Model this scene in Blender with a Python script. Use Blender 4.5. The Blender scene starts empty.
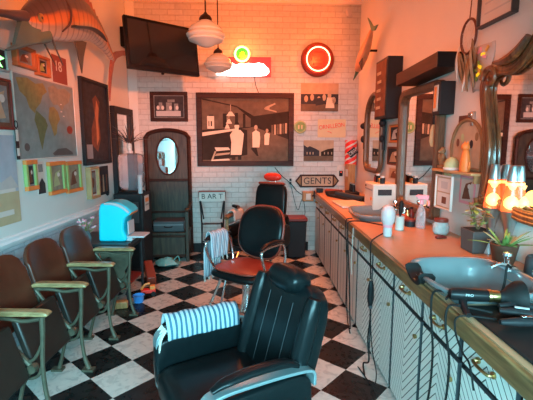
import bpy, math, random
from mathutils import Vector, Matrix, noise
R = math.radians
PI = math.pi
random.seed(4)
SC = bpy.context.scene
COL = SC.collection

# ------------------------------------------------------------------ camera, world, lights, exposure
cam_d = bpy.data.cameras.new('camera'); cam = bpy.data.objects.new('camera', cam_d); COL.objects.link(cam)
cam.location = (0, 0, 1.6); cam.rotation_euler = (R(90 - 8.2), 0, R(1.233))
cam_d.sensor_width = 36; cam_d.lens = 395 / 533 * 36; cam_d.clip_start = 0.05
SC.camera = cam
SC.view_settings.view_transform = 'Standard'
SC.view_settings.look = 'None'
SC.view_settings.gamma = 1
SC.view_settings.use_curve_mapping = False
SC.view_settings.exposure = -0.08
w = bpy.data.worlds.new('world'); SC.world = w; w.use_nodes = True
w.node_tree.nodes['Background'].inputs[0].default_value = (0.40, 0.80, 0.90, 1)
w.node_tree.nodes['Background'].inputs[1].default_value = 0.12


def light(name, loc, target, size, power, color, spread=180, kind='AREA'):
    d = bpy.data.lights.new(name, kind)
    o = bpy.data.objects.new(name, d); COL.objects.link(o)
    o.location = loc
    o.rotation_euler = (Vector(target) - Vector(loc)).to_track_quat('-Z', 'Y').to_euler()
    d.energy = power; d.color = color
    if kind == 'AREA':
        d.shape = 'RECTANGLE'; d.size, d.size_y = size; d.spread = R(spread)
    else:
        d.shadow_soft_size = size[0]
    return o


light('daylight_front_window', (0.3, -2.0, 1.95), (-0.4, 3.0, 0.9), (3.4, 0.9), 780, (0.33, 0.84, 1.0))
nf = light('neon_front_window', (0.9, -0.3, 2.3), (-1.35, 5.6, 3.35), (0.08, 0.30), 1900, (1.0, 0.15, 0.015), kind='SPOT')
nf.data.spot_size = R(46); nf.data.spot_blend = 0.35; nf.data.energy = 1900
ns = light('orange_fill_right_wall', (-1.3, -0.3, 2.5), (1.32, 4.7, 2.0), (0.06, 0.30), 480, (1.0, 0.17, 0.02), kind='SPOT')  # added orange fill for the right wall, not a second window neon
ns.data.spot_size = R(38); ns.data.spot_blend = 0.5
light('neon_glow_round', (0.57, 5.55, 2.76), (0, 0, 0), (0.012, 0), 11, (1.0, 0.16, 0.03), kind='POINT')
light('orange_fill_ceiling', (0.65, 4.2, 3.5), (0.65, 4.2, 0), (0.7, 2.6), 42, (1.0, 0.18, 0.03), 80)  # added orange fill over counter and floor; no such lamp on the ceiling
light('neon_glow_rear', (-0.42, 5.38, 2.80), (0, 0, 0), (0.012, 0), 20, (1.0, 0.16, 0.03), kind='POINT')

# ------------------------------------------------------------------ materials
M = {}


def mat(name, col, rough=0.5, metal=0.0, var=0.12, scale=12.0, bump=0.0, emit=None, es=0.0, coat=0.0, trans=0.0, ior=1.45):
    m = bpy.data.materials.new(name); m.use_nodes = True
    nt = m.node_tree; b = nt.nodes['Principled BSDF']
    b.inputs['Roughness'].default_value = rough
    b.inputs['Metallic'].default_value = metal
    b.inputs['Coat Weight'].default_value = coat
    b.inputs['Transmission Weight'].default_value = trans
    b.inputs['IOR'].default_value = ior
    b.inputs['Base Color'].default_value = (*col, 1)
    if var > 0 or bump > 0:
        tc = nt.nodes.new('ShaderNodeTexCoord')
        n = nt.nodes.new('ShaderNodeTexNoise'); n.inputs['Scale'].default_value = scale; n.inputs['Detail'].default_value = 4
        nt.links.new(tc.outputs['Object'], n.inputs['Vector'])
        if var > 0:
            mx = nt.nodes.new('ShaderNodeMix'); mx.data_type = 'RGBA'
            nt.links.new(n.outputs['Fac'], mx.inputs['Factor'])
            mx.inputs[6].default_value = (*[c * (1 - var) for c in col], 1)
            mx.inputs[7].default_value = (*[min(1, c * (1 + var)) for c in col], 1)
            nt.links.new(mx.outputs[2], b.inputs['Base Color'])
        if bump > 0:
            bp = nt.nodes.new('ShaderNodeBump'); bp.inputs['Strength'].default_value = bump; bp.inputs['Distance'].default_value = 0.005
            nt.links.new(n.outputs['Fac'], bp.inputs['Height']); nt.links.new(bp.outputs['Normal'], b.inputs['Normal'])
    if emit:
        b.inputs['Emission Color'].default_value = (*emit, 1); b.inputs['Emission Strength'].default_value = es
    M[name] = m
    if name.startswith('black'): b.inputs['Specular IOR Level'].default_value = 0.22
    if name.startswith(('sepia', 'photo', 'map', 'poster', 'skin')): b.inputs['Roughness'].default_value = 0.65; b.inputs['Specular IOR Level'].default_value = 0.15
    return m


def wood(name, c1, c2, rough=0.45, scale=6.0, axis='X', coat=0.0):
    m = mat(name, c1, rough, var=0, coat=coat); nt = m.node_tree; b = nt.nodes['Principled BSDF']
    tc = nt.nodes.new('ShaderNodeTexCoord'); mp = nt.nodes.new('ShaderNodeMapping')
    s = {'X': (0.12, 1, 1), 'Y': (1, 0.12, 1), 'Z': (1, 1, 0.12)}[axis]
    mp.inputs['Scale'].default_value = [v * scale for v in s]
    n = nt.nodes.new('ShaderNodeTexNoise'); n.inputs['Scale'].default_value = 5; n.inputs['Detail'].default_value = 6; n.inputs['Distortion'].default_value = 0.8
    cr = nt.nodes.new('ShaderNodeValToRGB')
    cr.color_ramp.elements[0].position = 0.35; cr.color_ramp.elements[0].color = (*c1, 1)
    cr.color_ramp.elements[1].position = 0.68; cr.color_ramp.elements[1].color = (*c2, 1)
    nt.links.new(tc.outputs['Object'], mp.inputs['Vector']); nt.links.new(mp.outputs['Vector'], n.inputs['Vector'])
    nt.links.new(n.outputs['Fac'], cr.inputs['Fac']); nt.links.new(cr.outputs['Color'], b.inputs['Base Color'])
    return m


def stripes(name, c1, c2, count, axis=0, duty=0.5, rough=0.8, space='UV'):
    m = mat(name, c1, rough, var=0); nt = m.node_tree; b = nt.nodes['Principled BSDF']
    tc = nt.nodes.new('ShaderNodeTexCoord'); sx = nt.nodes.new('ShaderNodeSeparateXYZ')
    nt.links.new(tc.outputs[space], sx.inputs[0])
    mu = nt.nodes.new('ShaderNodeMath'); mu.operation = 'MULTIPLY'; mu.inputs[1].default_value = count
    nt.links.new(sx.outputs[axis], mu.inputs[0])
    fr = nt.nodes.new('ShaderNodeMath'); fr.operation = 'FRACT'; nt.links.new(mu.outputs[0], fr.inputs[0])
    gt = nt.nodes.new('ShaderNodeMath'); gt.operation = 'GREATER_THAN'; gt.inputs[1].default_value = duty
    nt.links.new(fr.outputs[0], gt.inputs[0])
    mx = nt.nodes.new('ShaderNodeMix'); mx.data_type = 'RGBA'
    mx.inputs[6].default_value = (*c1, 1); mx.inputs[7].default_value = (*c2, 1)
    nt.links.new(gt.outputs[0], mx.inputs['Factor']); nt.links.new(mx.outputs[2], b.inputs['Base Color'])
    return m


mat('wall_paint', (0.60, 0.66, 0.64), 0.75, var=0.05, scale=3)
mat('wall_paint_right', (0.66, 0.66, 0.62), 0.75, var=0.06, scale=3)
mat('ceiling_paint', (0.72, 0.66, 0.58), 0.8, var=0.05, scale=2)
mat('white_trim', (0.70, 0.74, 0.76), 0.5, var=0.1, scale=8)
mat('black_baseboard', (0.012, 0.011, 0.012), 0.45)
mat('black_leather', (0.004, 0.007, 0.008), 0.30, var=0.3, scale=30, bump=0.10)
mat('black_plastic', (0.010, 0.010, 0.011), 0.35, var=0.1)
mat('black_satin', (0.02, 0.02, 0.022), 0.5, var=0.2)
mat('black_rubber', (0.012, 0.012, 0.012), 0.6, var=0.2)
mat('charcoal', (0.05, 0.055, 0.06), 0.5, var=0.2)
mat('chrome', (0.75, 0.76, 0.78), 0.16, 1.0, var=0.03)
mat('brushed_steel', (0.50, 0.55, 0.57), 0.32, 1.0, var=0.08)
mat('painted_steel', (0.26, 0.36, 0.38), 0.35, 0.6, var=0.08)
mat('cast_iron', (0.085, 0.075, 0.05), 0.5, 0.3, var=0.45, scale=25, bump=0.3)
mat('brass', (0.55, 0.36, 0.16), 0.3, 1.0, var=0.15)
mat('seat_leather', (0.075, 0.020, 0.010), 0.36, var=0.45, scale=9, bump=0.08)
mat('seat_underside', (0.020, 0.014, 0.011), 0.45, var=0.4, scale=10)
mat('red_vinyl', (0.65, 0.03, 0.015), 0.35, var=0.15)
mat('red_brown_vinyl', (0.22, 0.035, 0.02), 0.35, var=0.12, scale=5)
mat('white_ceramic', (0.15, 0.19, 0.20), 0.18, var=0.04, coat=0.5)
mat('white_plastic', (0.50, 0.52, 0.54), 0.35, var=0.03)
mat('off_white', (0.55, 0.54, 0.49), 0.6, var=0.08)
mat('paper', (0.58, 0.57, 0.53), 0.8, var=0.06)
mat('grey', (0.25, 0.26, 0.27), 0.5)
mat('mid_grey', (0.42, 0.44, 0.44), 0.5)
mat('turquoise', (0.01, 0.62, 0.80), 0.3, var=0.05, coat=0.3)
mat('dark_green_black', (0.02, 0.028, 0.03), 0.4)
mat('shade_glass', (0.55, 0.66, 0.66), 0.25, var=0.04, coat=0.4)
mat('oil_bronze', (0.02, 0.014, 0.012), 0.4, 0.5)
mat('orange', (0.75, 0.22, 0.05), 0.5, var=0.1)
mat('bright_red', (0.75, 0.03, 0.02), 0.5)
mat('maroon', (0.16, 0.02, 0.015), 0.45)
mat('blue', (0.05, 0.25, 0.65), 0.5)
mat('pink', (0.75, 0.35, 0.42), 0.6, var=0.2)
mat('green', (0.10, 0.30, 0.06), 0.5, var=0.3)
mat('leaf_green', (0.16, 0.28, 0.07), 0.5, var=0.4, scale=20)
mat('sage', (0.35, 0.42, 0.22), 0.6, var=0.3)
mat('dry_leaf', (0.35, 0.18, 0.06), 0.7, var=0.3)
mat('terracotta_brown', (0.10, 0.035, 0.02), 0.5)
mat('slate', (0.08, 0.085, 0.085), 0.6, var=0.2)
mat('soil', (0.03, 0.02, 0.012), 0.95, bump=0.6)
mat('wicker', (0.22, 0.13, 0.06), 0.7, var=0.4, scale=50, bump=0.5)
mat('feather', (0.30, 0.22, 0.13), 0.8, var=0.5, scale=20)
mat('purple', (0.16, 0.07, 0.35), 0.5)
mat('counter_laminate', (0.48, 0.27, 0.15), 0.38, var=0.10, scale=18)
mat('teal_bag', (0.12, 0.34, 0.32), 0.3, var=0.3, scale=15)
mat('gold_paint', (0.55, 0.35, 0.08), 0.5, var=0.2)
mat('sepia_dark', (0.030, 0.022, 0.016), 0.35, var=0.5, scale=9)
mat('sepia_mid', (0.13, 0.095, 0.065), 0.35, var=0.5, scale=12)
mat('sepia_light', (0.42, 0.32, 0.22), 0.35, var=0.3, scale=12)
mat('sepia_white', (0.72, 0.60, 0.45), 0.35, var=0.12, scale=12)
mat('skin_print', (0.45, 0.20, 0.10), 0.4, var=0.2)
mat('photo_grey', (0.20, 0.22, 0.22), 0.4, var=0.6, scale=22)
mat('photo_dark', (0.04, 0.04, 0.045), 0.3, var=0.6, scale=18)
mat('photo_brown', (0.16, 0.07, 0.045), 0.3, var=0.6, scale=14)
mat('map_sea', (0.21, 0.27, 0.27), 0.55, var=0.28, scale=14)
mat('map_yellow', (0.27, 0.22, 0.09), 0.55, var=0.35, scale=22)
mat('map_olive', (0.15, 0.17, 0.08), 0.55, var=0.35, scale=22)
mat('map_land', (0.26, 0.24, 0.18), 0.55, var=0.4, scale=22)
mat('poster_blue', (0.34, 0.42, 0.50), 0.6, var=0.2, scale=10)
mat('poster_tan', (0.44, 0.38, 0.24), 0.6, var=0.15, scale=10)
mat('orange_frame', (0.42, 0.13, 0.04), 0.45, var=0.2)
mat('lime_frame', (0.30, 0.42, 0.14), 0.5, var=0.15)
mat('light_wood', (0.45, 0.28, 0.13), 0.5, var=0.25)
mat('cream_paper', (0.62, 0.50, 0.30), 0.7, var=0.08)
mat('neon_white', (1, 1, 1), 0.4, var=0, emit=(1.0, 0.80, 0.70), es=5.0)
mat('neon_panel', (0.6, 0.02, 0.02), 0.3, var=0, emit=(1.0, 0.04, 0.05), es=0.9)
mat('neon_green', (0.1, 0.8, 0.15), 0.3, var=0, emit=(0.25, 1.0, 0.25), es=4.0)
mat('green_disc', (0.01, 0.25, 0.03), 0.3, var=0, emit=(0.01, 0.35, 0.02), es=0.8)
mat('emblem_yellow', (0.7, 0.5, 0.02), 0.3, var=0, emit=(0.9, 0.6, 0.02), es=0.7)
mat('neon_ring', (1, 0.4, 0.3), 0.3, var=0, emit=(1.0, 0.42, 0.22), es=5.5)
mat('sign_red_lit', (0.45, 0.02, 0.01), 0.3, var=0, emit=(0.8, 0.05, 0.02), es=0.45)
mat('lava_red', (0.85, 0.12, 0.03), 0.25, var=0, emit=(1.0, 0.13, 0.03), es=1.1)
mat('lava_wax', (1, 0.8, 0.3), 0.3, var=0, emit=(1.0, 0.64, 0.16), es=1.35)
mat('led_red', (1, 0.05, 0.03), 0.3, var=0, emit=(1.0, 0.1, 0.05), es=1.5)
mat('mirror', (0.86, 0.88, 0.88), 0.02, 1.0, var=0)
mat('screen', (0.010, 0.008, 0.008), 0.10, var=0, coat=0.6)
mat('glass_pane', (1, 1, 1), 0.02, var=0, trans=1.0, ior=1.1)
mat('bottle_blue', (0.78, 0.88, 0.98), 0.05, var=0, trans=0.88, ior=1.04)
mat('water', (0.80, 0.92, 1.0), 0.0, var=0, trans=1.0, ior=1.25)
mat('clear_plastic', (0.88, 0.88, 0.92), 0.15, var=0, trans=0.75, ior=1.2)
mat('jar_glass', (0.60, 0.75, 0.72), 0.2, var=0.4, scale=40, trans=0.4, ior=1.3)
mat('marlin_back', (0.055, 0.042, 0.050), 0.32, var=0.3, scale=6, coat=0.4)
mat('marlin_fin', (0.050, 0.060, 0.060), 0.4, var=0.3, scale=10)
mat('marlin_jaw', (0.08, 0.15, 0.14), 0.4, var=0.2, scale=10)
mat('marlin_sail', (0.28, 0.10, 0.07), 0.4, var=0.4, scale=20)
mat('fish_orange', (0.50, 0.26, 0.14), 0.4, var=0.3, scale=10)
mat('fish_green', (0.05, 0.16, 0.10), 0.35, var=0.3)
wood('dark_wood', (0.022, 0.009, 0.006), (0.050, 0.018, 0.011), 0.5)
M['dark_wood'].node_tree.nodes['Principled BSDF'].inputs['Specular IOR Level'].default_value = 0.2
wood('throne_wood', (0.022, 0.016, 0.010), (0.060, 0.042, 0.025), 0.5, axis='Z')
wood('arm_wood', (0.20, 0.125, 0.055), (0.40, 0.27, 0.13), 0.35, scale=18, axis='Y', coat=0.3)
wood('edge_wood', (0.13, 0.075, 0.030), (0.26, 0.155, 0.065), 0.4, scale=9, axis='X', coat=0.25)
wood('ornate_wood', (0.09, 0.030, 0.013), (0.24, 0.085, 0.030), 0.28, scale=9, axis='Z', coat=0.4)
wood('brown_frame_wood', (0.07, 0.04, 0.022), (0.15, 0.085, 0.045), 0.4, scale=12, axis='Z')
wood('box_wood', (0.30, 0.14, 0.05), (0.45, 0.24, 0.09), 0.45, scale=9, axis='Z')
stripes('towel_stripe', (0.30, 0.38, 0.42), (0.03, 0.10, 0.15), 15, 0, 0.55)
stripes('towel_stripe_fine', (0.42, 0.46, 0.50), (0.18, 0.25, 0.32), 11, 0, 0.6)


def marlin_skin():
    m = mat('marlin_skin', (0.3, 0.2, 0.15), 0.30, var=0, coat=0.5); nt = m.node_tree; b = nt.nodes['Principled BSDF']
    uv = nt.nodes.new('ShaderNodeTexCoord'); sx = nt.nodes.new('ShaderNodeSeparateXYZ'); nt.links.new(uv.outputs['UV'], sx.inputs[0])
    cr = nt.nodes.new('ShaderNodeValToRGB'); e = cr.color_ramp.elements          # v = height around the body, belly 0 to back 1
    e[0].position = 0.12; e[0].color = (0.42, 0.43, 0.41, 1)
    e[1].position = 0.36; e[1].color = (0.30, 0.27, 0.24, 1)
    for p, c in ((0.46, (0.50, 0.20, 0.06)), (0.62, (0.36, 0.12, 0.04)), (0.70, (0.055, 0.042, 0.05)), (1.0, (0.035, 0.028, 0.035))):  # orange stops paint the orange light falling on the flank
        k = e.new(p); k.color = (*c, 1)
    nz = nt.nodes.new('ShaderNodeTexNoise'); nz.inputs['Scale'].default_value = 9
    ad = nt.nodes.new('ShaderNodeMath'); ad.operation = 'MULTIPLY_ADD'; ad.inputs[1].default_value = 0.12
    nt.links.new(uv.outputs['Object'], nz.inputs['Vector']); nt.links.new(nz.outputs['Fac'], ad.inputs[0]); nt.links.new(sx.outputs[1], ad.inputs[2])
    nt.links.new(ad.outputs[0], cr.inputs['Fac'])
    wv = nt.nodes.new('ShaderNodeMath'); wv.operation = 'MULTIPLY'; wv.inputs[1].default_value = 24
    fr = nt.nodes.new('ShaderNodeMath'); fr.operation = 'FRACT'; gt = nt.nodes.new('ShaderNodeMath'); gt.operation = 'GREATER_THAN'; gt.inputs[1].default_value = 0.75
    nt.links.new(sx.outputs[0], wv.inputs[0]); nt.links.new(wv.outputs[0], fr.inputs[0]); nt.links.new(fr.outputs[0], gt.inputs[0])
    mx = nt.nodes.new('ShaderNodeMix'); mx.data_type = 'RGBA'; mx.blend_type = 'MULTIPLY'
    mx.inputs[7].default_value = (0.62, 0.62, 0.66, 1)
    nt.links.new(cr.outputs['Color'], mx.inputs[6]); nt.links.new(gt.outputs[0], mx.inputs['Factor']); nt.links.new(mx.outputs[2], b.inputs['Base Color'])


marlin_skin()


def brick_mat(name, c, mortar, bw, bh, depth=0.006, rotz=False, ms=0.008):
    m = mat(name, c, 0.55, var=0); nt = m.node_tree; b = nt.nodes['Principled BSDF']
    tc = nt.nodes.new('ShaderNodeTexCoord'); sx = nt.nodes.new('ShaderNodeSeparateXYZ'); cb = nt.nodes.new('ShaderNodeCombineXYZ')
    nt.links.new(tc.outputs['Object'], sx.inputs[0]); nt.links.new(sx.outputs[0], cb.inputs[0]); nt.links.new(sx.outputs[2], cb.inputs[1])
    br = nt.nodes.new('ShaderNodeTexBrick'); nt.links.new(cb.outputs[0], br.inputs['Vector'])
    br.inputs['Scale'].default_value = 1; br.inputs['Brick Width'].default_value = bw; br.inputs['Row Height'].default_value = bh
    br.inputs['Mortar Size'].default_value = ms; br.inputs['Mortar Smooth'].default_value = 0.3; br.inputs['Bias'].default_value = 0
    br.inputs['Color1'].default_value = (*c, 1); br.inputs['Color2'].default_value = (*[v * 0.88 for v in c], 1); br.inputs['Mortar'].default_value = (*mortar, 1)
    nz = nt.nodes.new('ShaderNodeTexNoise'); nz.inputs['Scale'].default_value = 25; nz.inputs['Detail'].default_value = 5
    nt.links.new(tc.outputs['Object'], nz.inputs['Vector'])
    mx = nt.nodes.new('ShaderNodeMix'); mx.data_type = 'RGBA'; mx.blend_type = 'MULTIPLY'; mx.inputs[0].default_value = 0.30
    nt.links.new(br.outputs['Color'], mx.inputs[6]); nt.links.new(nz.outputs['Fac'], mx.inputs[7]); nt.links.new(mx.outputs[2], b.inputs['Base Color'])
    ml = nt.nodes.new('ShaderNodeMath'); ml.operation = 'MULTIPLY_ADD'; ml.inputs[1].default_value = -1.0
    n2 = nt.nodes.new('ShaderNodeMath'); n2.operation = 'MULTIPLY'; n2.inputs[1].default_value = 0.5
    nt.links.new(nz.outputs['Fac'], n2.inputs[0]); nt.links.new(br.outputs['Fac'], ml.inputs[0]); nt.links.new(n2.outputs[0], ml.inputs[2])
    bp = nt.nodes.new('ShaderNodeBump'); bp.inputs['Strength'].default_value = 0.7; bp.inputs['Distance'].default_value = depth
    nt.links.new(ml.outputs[0], bp.inputs['Height']); nt.links.new(bp.outputs['Normal'], b.inputs['Normal'])


brick_mat('white_brick', (0.62, 0.65, 0.62), (0.44, 0.45, 0.43), 0.21, 0.074, ms=0.0045)
brick_mat('wainscot_brick', (0.50, 0.60, 0.66), (0.36, 0.44, 0.50), 0.26, 0.085)


def floor_mat():
    m = mat('checker_tile', (1, 1, 1), 0.22, var=0); nt = m.node_tree; b = nt.nodes['Principled BSDF']
    tc = nt.nodes.new('ShaderNodeTexCoord'); mp = nt.nodes.new('ShaderNodeMapping')
    mp.inputs['Rotation'].default_value = (0, 0, -R(49.75)); mp.inputs['Scale'].default_value = (1, 1, 1)
    nt.links.new(tc.outputs['Object'], mp.inputs['Vector'])
    sc = nt.nodes.new('ShaderNodeVectorMath'); sc.operation = 'MULTIPLY_ADD'
    sc.inputs[1].default_value = (1 / .314, 1 / .314, 0); sc.inputs[2].default_value = (-0.4304 + 20, -0.1696 + 20, 0.5)
    nt.links.new(mp.outputs[0], sc.inputs[0])
    ck = nt.nodes.new('ShaderNodeTexChecker'); ck.inputs['Scale'].default_value = 1
    ck.inputs['Color1'].default_value = (1, 1, 1, 1); ck.inputs['Color2'].default_value = (0, 0, 0, 1)
    nt.links.new(sc.outputs[0], ck.inputs['Vector'])
    nz = nt.nodes.new('ShaderNodeTexNoise'); nz.inputs['Scale'].default_value = 14; nz.inputs['Detail'].default_value = 8; nz.inputs['Distortion'].default_value = 1.2
    nt.links.new(tc.outputs['Object'], nz.inputs['Vector'])
    wr = nt.nodes.new('ShaderNodeValToRGB'); wr.color_ramp.elements[0].color = (0.32, 0.35, 0.33, 1); wr.color_ramp.elements[0].position = .3
    wr.color_ramp.elements[1].color = (0.44, 0.46, 0.42, 1); wr.color_ramp.elements[1].position = .6
    bk = nt.nodes.new('ShaderNodeValToRGB'); bk.color_ramp.elements[0].color = (0.004, 0.006, 0.006, 1); bk.color_ramp.elements[0].position = .4
    bk.color_ramp.elements[1].color = (0.016, 0.016, 0.016, 1); bk.color_ramp.elements[1].position = .75
    nt.links.new(nz.outputs['Fac'], wr.inputs['Fac']); nt.links.new(nz.outputs['Fac'], bk.inputs['Fac'])
    mx = nt.nodes.new('ShaderNodeMix'); mx.data_type = 'RGBA'
    nt.links.new(ck.outputs['Fac'], mx.inputs[0]); nt.links.new(wr.outputs[0], mx.inputs[6]); nt.links.new(bk.outputs[0], mx.inputs[7])
    nt.links.new(mx.outputs[2], b.inputs['Base Color'])
    rr = nt.nodes.new('ShaderNodeMapRange'); rr.inputs['To Min'].default_value = 0.16; rr.inputs['To Max'].default_value = 0.42
    b.inputs['Specular IOR Level'].default_value = 0.32
    nt.links.new(nz.outputs['Fac'], rr.inputs['Value']); nt.links.new(rr.outputs[0], b.inputs['Roughness'])


floor_mat()


def chevron_mat(name, base, groove, slope_left, period=0.052, plank=False):
    m = mat(name, base, 0.5, var=0); nt = m.node_tree; b = nt.nodes['Principled BSDF']

    def math_(op, a, c, d=None):
        n = nt.nodes.new('ShaderNodeMath'); n.operation = op
        for i, v in enumerate((a, c, d)):
            if v is None: continue
            if isinstance(v, (int, float)): n.inputs[i].default_value = v
            else: nt.links.new(v, n.inputs[i])
        return n.outputs[0]
    tc = nt.nodes.new('ShaderNodeTexCoord'); sx = nt.nodes.new('ShaderNodeSeparateXYZ'); nt.links.new(tc.outputs['Object'], sx.inputs[0])
    x, z = sx.outputs[0], sx.outputs[2]
    if plank:
        u = math_('DIVIDE', x, 0.13)
        g = math_('LESS_THAN', math_('FRACT', math_('ADD', u, 20.5), 0), 0.09)
    else:
        ax = math_('ABSOLUTE', x, 0)
        # two mirrored fields of slats; the lower half runs the other way, as on herringbone doors
        s = math_('MULTIPLY', ax, slope_left)
        u = math_('DIVIDE', math_('ADD', z, s), period)
        g = math_('LESS_THAN', math_('FRACT', math_('ADD', u, 60), 0), 0.15)
    mx = nt.nodes.new('ShaderNodeMix'); mx.data_type = 'RGBA'
    nt.links.new(g, mx.inputs[0]); mx.inputs[6].default_value = (*base, 1); mx.inputs[7].default_value = (*groove, 1)
    nt.links.new(mx.outputs[2], b.inputs['Base Color'])
    bp = nt.nodes.new('ShaderNodeBump'); bp.inputs['Strength'].default_value = 0.6; bp.inputs['Distance'].default_value = 0.004; bp.invert = True
    nt.links.new(g, bp.inputs['Height']); nt.links.new(bp.outputs['Normal'], b.inputs['Normal'])


chevron_mat('chevron_up', (0.74, 0.76, 0.70), (0.06, 0.07, 0.065), 1.15)
chevron_mat('chevron_down', (0.74, 0.76, 0.70), (0.06, 0.07, 0.065), -1.15)
chevron_mat('plank_door', (0.68, 0.62, 0.54), (0.05, 0.05, 0.045), 0, plank=True)


# ------------------------------------------------------------------ mesh helpers
def catmull(p, n=6):
    p = [Vector(q) for q in p]
    if len(p) < 3: return p
    out = []
    for i in range(len(p) - 1):
        a = p[i - 1] if i else p[i] * 2 - p[i + 1]
        b, c = p[i], p[i + 1]
        d = p[i + 2] if i + 2 < len(p) else p[i + 1] * 2 - p[i]
        for k in range(n):
            t = k / n
            out.append(0.5 * ((2 * b) + (c - a) * t + (2 * a - 5 * b + 4 * c - d) * t * t + (3 * b - a - 3 * c + d) * t ** 3))
    out.append(p[-1])
    return out


class MB:
    def __init__(s): s.v = []; s.f = []; s.mi = []; s.m = []; s.uv = {}

    def _m(s, name):
        if name not in s.m: s.m.append(name)
        return s.m.index(name)

    def add(s, vs, fs, m, uv=None):
        o = len(s.v); s.v += [tuple(x) for x in vs]; k = s._m(m)
        for i, f in enumerate(fs):
            if uv: s.uv[len(s.f)] = uv[i]
            s.f.append(tuple(o + q for q in f)); s.mi.append(k)
        return s

    def box(s, c, d, m, rot=None, taper=1.0):
        x, y, z = [q / 2 for q in d]
        vs = [Vector((sx * x * (taper if sz > 0 else 1), sy * y * (taper if sz > 0 else 1), sz * z)) for sz in (-1, 1) for sy in (-1, 1) for sx in (-1, 1)]
        if rot is not None:
            mt = rot if isinstance(rot, Matrix) else (Matrix.Rotation(rot[2], 3, 'Z') @ Matrix.Rotation(rot[1], 3, 'Y') @ Matrix.Rotation(rot[0], 3, 'X'))
            vs = [mt @ v for v in vs]
        vs = [v + Vector(c) for v in vs]
        return s.add(vs, [(0, 2, 3, 1), (4, 5, 7, 6), (0, 1, 5, 4), (2, 6, 7, 3), (0, 4, 6, 2), (1, 3, 7, 5)], m)

    def lathe(s, prof, c, m, n=24, rot=None, sc=(1, 1), cap=True):
        vs = []
        for r, z in prof:
            for i in range(n):
                a = 2 * PI * i / n; vs.append(Vector((r * math.cos(a) * sc[0], r * math.sin(a) * sc[1], z)))
        if rot is not None: vs = [rot @ v for v in vs]
        vs = [v + Vector(c) for v in vs]
        fs = []
        for j in range(len(prof) - 1):
            for i in range(n):
                fs.append((j * n + i, j * n + (i + 1) % n, (j + 1) * n + (i + 1) % n, (j + 1) * n + i))
        if cap:
            fs.append(tuple(range(n - 1, -1, -1))); fs.append(tuple((len(prof) - 1) * n + i for i in range(n)))
        return s.add(vs, fs, m)

    def tube(s, pts, r, m, n=8, smooth=0, flat=1.0, closed=False):
        pts = catmull(pts, smooth) if smooth else [Vector(p) for p in pts]
        N = len(pts)
        rs = r if isinstance(r, (list, tuple)) else [r, r]
        vs = []; up = Vector((0.013, 0.031, 1)).normalized(); side = None
        for i, p in enumerate(pts):
            if closed: t = pts[(i + 1) % N] - pts[i - 1]
            else: t = pts[min(i + 1, N - 1)] - pts[max(i - 1, 0)]
            t.normalize()
            if side is None:
                side = t.cross(up if abs(t.z) < .9 else Vector((1, 0.02, 0))).normalized()
            else:
                side = (side - t * side.dot(t)).normalized()
            w2 = t.cross(side)
            q = i / max(1, N - 1) * (len(rs) - 1); a = int(min(q, len(rs) - 2)); rr = rs[a] + (rs[a + 1] - rs[a]) * (q - a)
            for k in range(n):
                an = 2 * PI * k / n
                vs.append(p + side * math.cos(an) * rr + w2 * math.sin(an) * rr * flat)
        fs = []
        L = N if closed else N - 1
        for j in range(L):
            for k in range(n):
                a, b = j * n, ((j + 1) % N) * n
                fs.append((a + k, a + (k + 1) % n, b + (k + 1) % n, b + k))
        if not closed:
            fs.append(tuple(range(n - 1, -1, -1))); fs.append(tuple((N - 1) * n + k for k in range(n)))
        return s.add(vs, fs, m)

    def prism(s, pts, y0, y1, m, mt=None):
        """outline in the xz plane, extruded along y"""
        n = len(pts)
        vs = [Vector((p[0], y0, p[1])) for p in pts] + [Vector((p[0], y1, p[1])) for p in pts]
        if mt is not None: vs = [mt @ v for v in vs]
        fs = [tuple(range(n)), tuple(range(2 * n - 1, n - 1, -1))] + [(i, n + i, n + (i + 1) % n, (i + 1) % n) for i in range(n)]
        return s.add(vs, fs, m)

    def flat(s, pts, y, m):
        return s.add([(p[0], y, p[1]) for p in pts], [tuple(range(len(pts)))], m)

    def rect(s, x0, z0, x1, z1, y, m): return s.flat([(x0, z0), (x1, z0), (x1, z1), (x0, z1)], y, m)

    def disc(s, x, z, rx, rz, y, m, n=14): return s.flat([(x + rx * math.cos(2 * PI * i / n), z + rz * math.sin(2 * PI * i / n)) for i in range(n)], y, m)

    def ell(s, c, r, m, rot=None, n=16, k=10):
        prof = [(max(1e-4, math.sin(PI * j / k)), -math.cos(PI * j / k)) for j in range(k + 1)]
        vs = []
        for a_, z_ in prof:
            for i in range(n):
                t = 2 * PI * i / n; v = Vector((a_ * math.cos(t) * r[0], a_ * math.sin(t) * r[1], z_ * r[2]))
                if rot is not None: v = rot @ v
                vs.append(v + Vector(c))
        fs = [(j * n + i, j * n + (i + 1) % n, (j + 1) * n + (i + 1) % n, (j + 1) * n + i) for j in range(k) for i in range(n)]
        return s.add(vs, fs, m)

    def loft(s, rings, m, cap=True):
        n = len(rings[0]); vs = [p for r_ in rings for p in r_]
        fs = [(j * n + i, j * n + (i + 1) % n, (j + 1) * n + (i + 1) % n, (j + 1) * n + i) for j in range(len(rings) - 1) for i in range(n)]
        if cap: fs += [tuple(range(n - 1, -1, -1)), tuple((len(rings) - 1) * n + i for i in range(n))]
        return s.add(vs, fs, m)

    def build(s, name, parent=None, bevel=0.0, ang=40, sub=0, seg=2, loc=None, solid=0):
        me = bpy.data.meshes.new(name); me.from_pydata(s.v, [], s.f)
        for k in s.m: me.materials.append(M[k])
        me.polygons.foreach_set('material_index', s.mi)
        if s.uv:
            ul = me.uv_layers.new(name='uv')
            for fi, cs in s.uv.items():
                for li, c in zip(me.polygons[fi].loop_indices, cs): ul.data[li].uv = c
        me.validate(clean_customdata=False); me.update()
        me.shade_smooth(); me.set_sharp_from_angle(angle=R(ang))
        o = bpy.data.objects.new(name, me); COL.objects.link(o)
        if parent is not None: o.parent = parent
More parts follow.
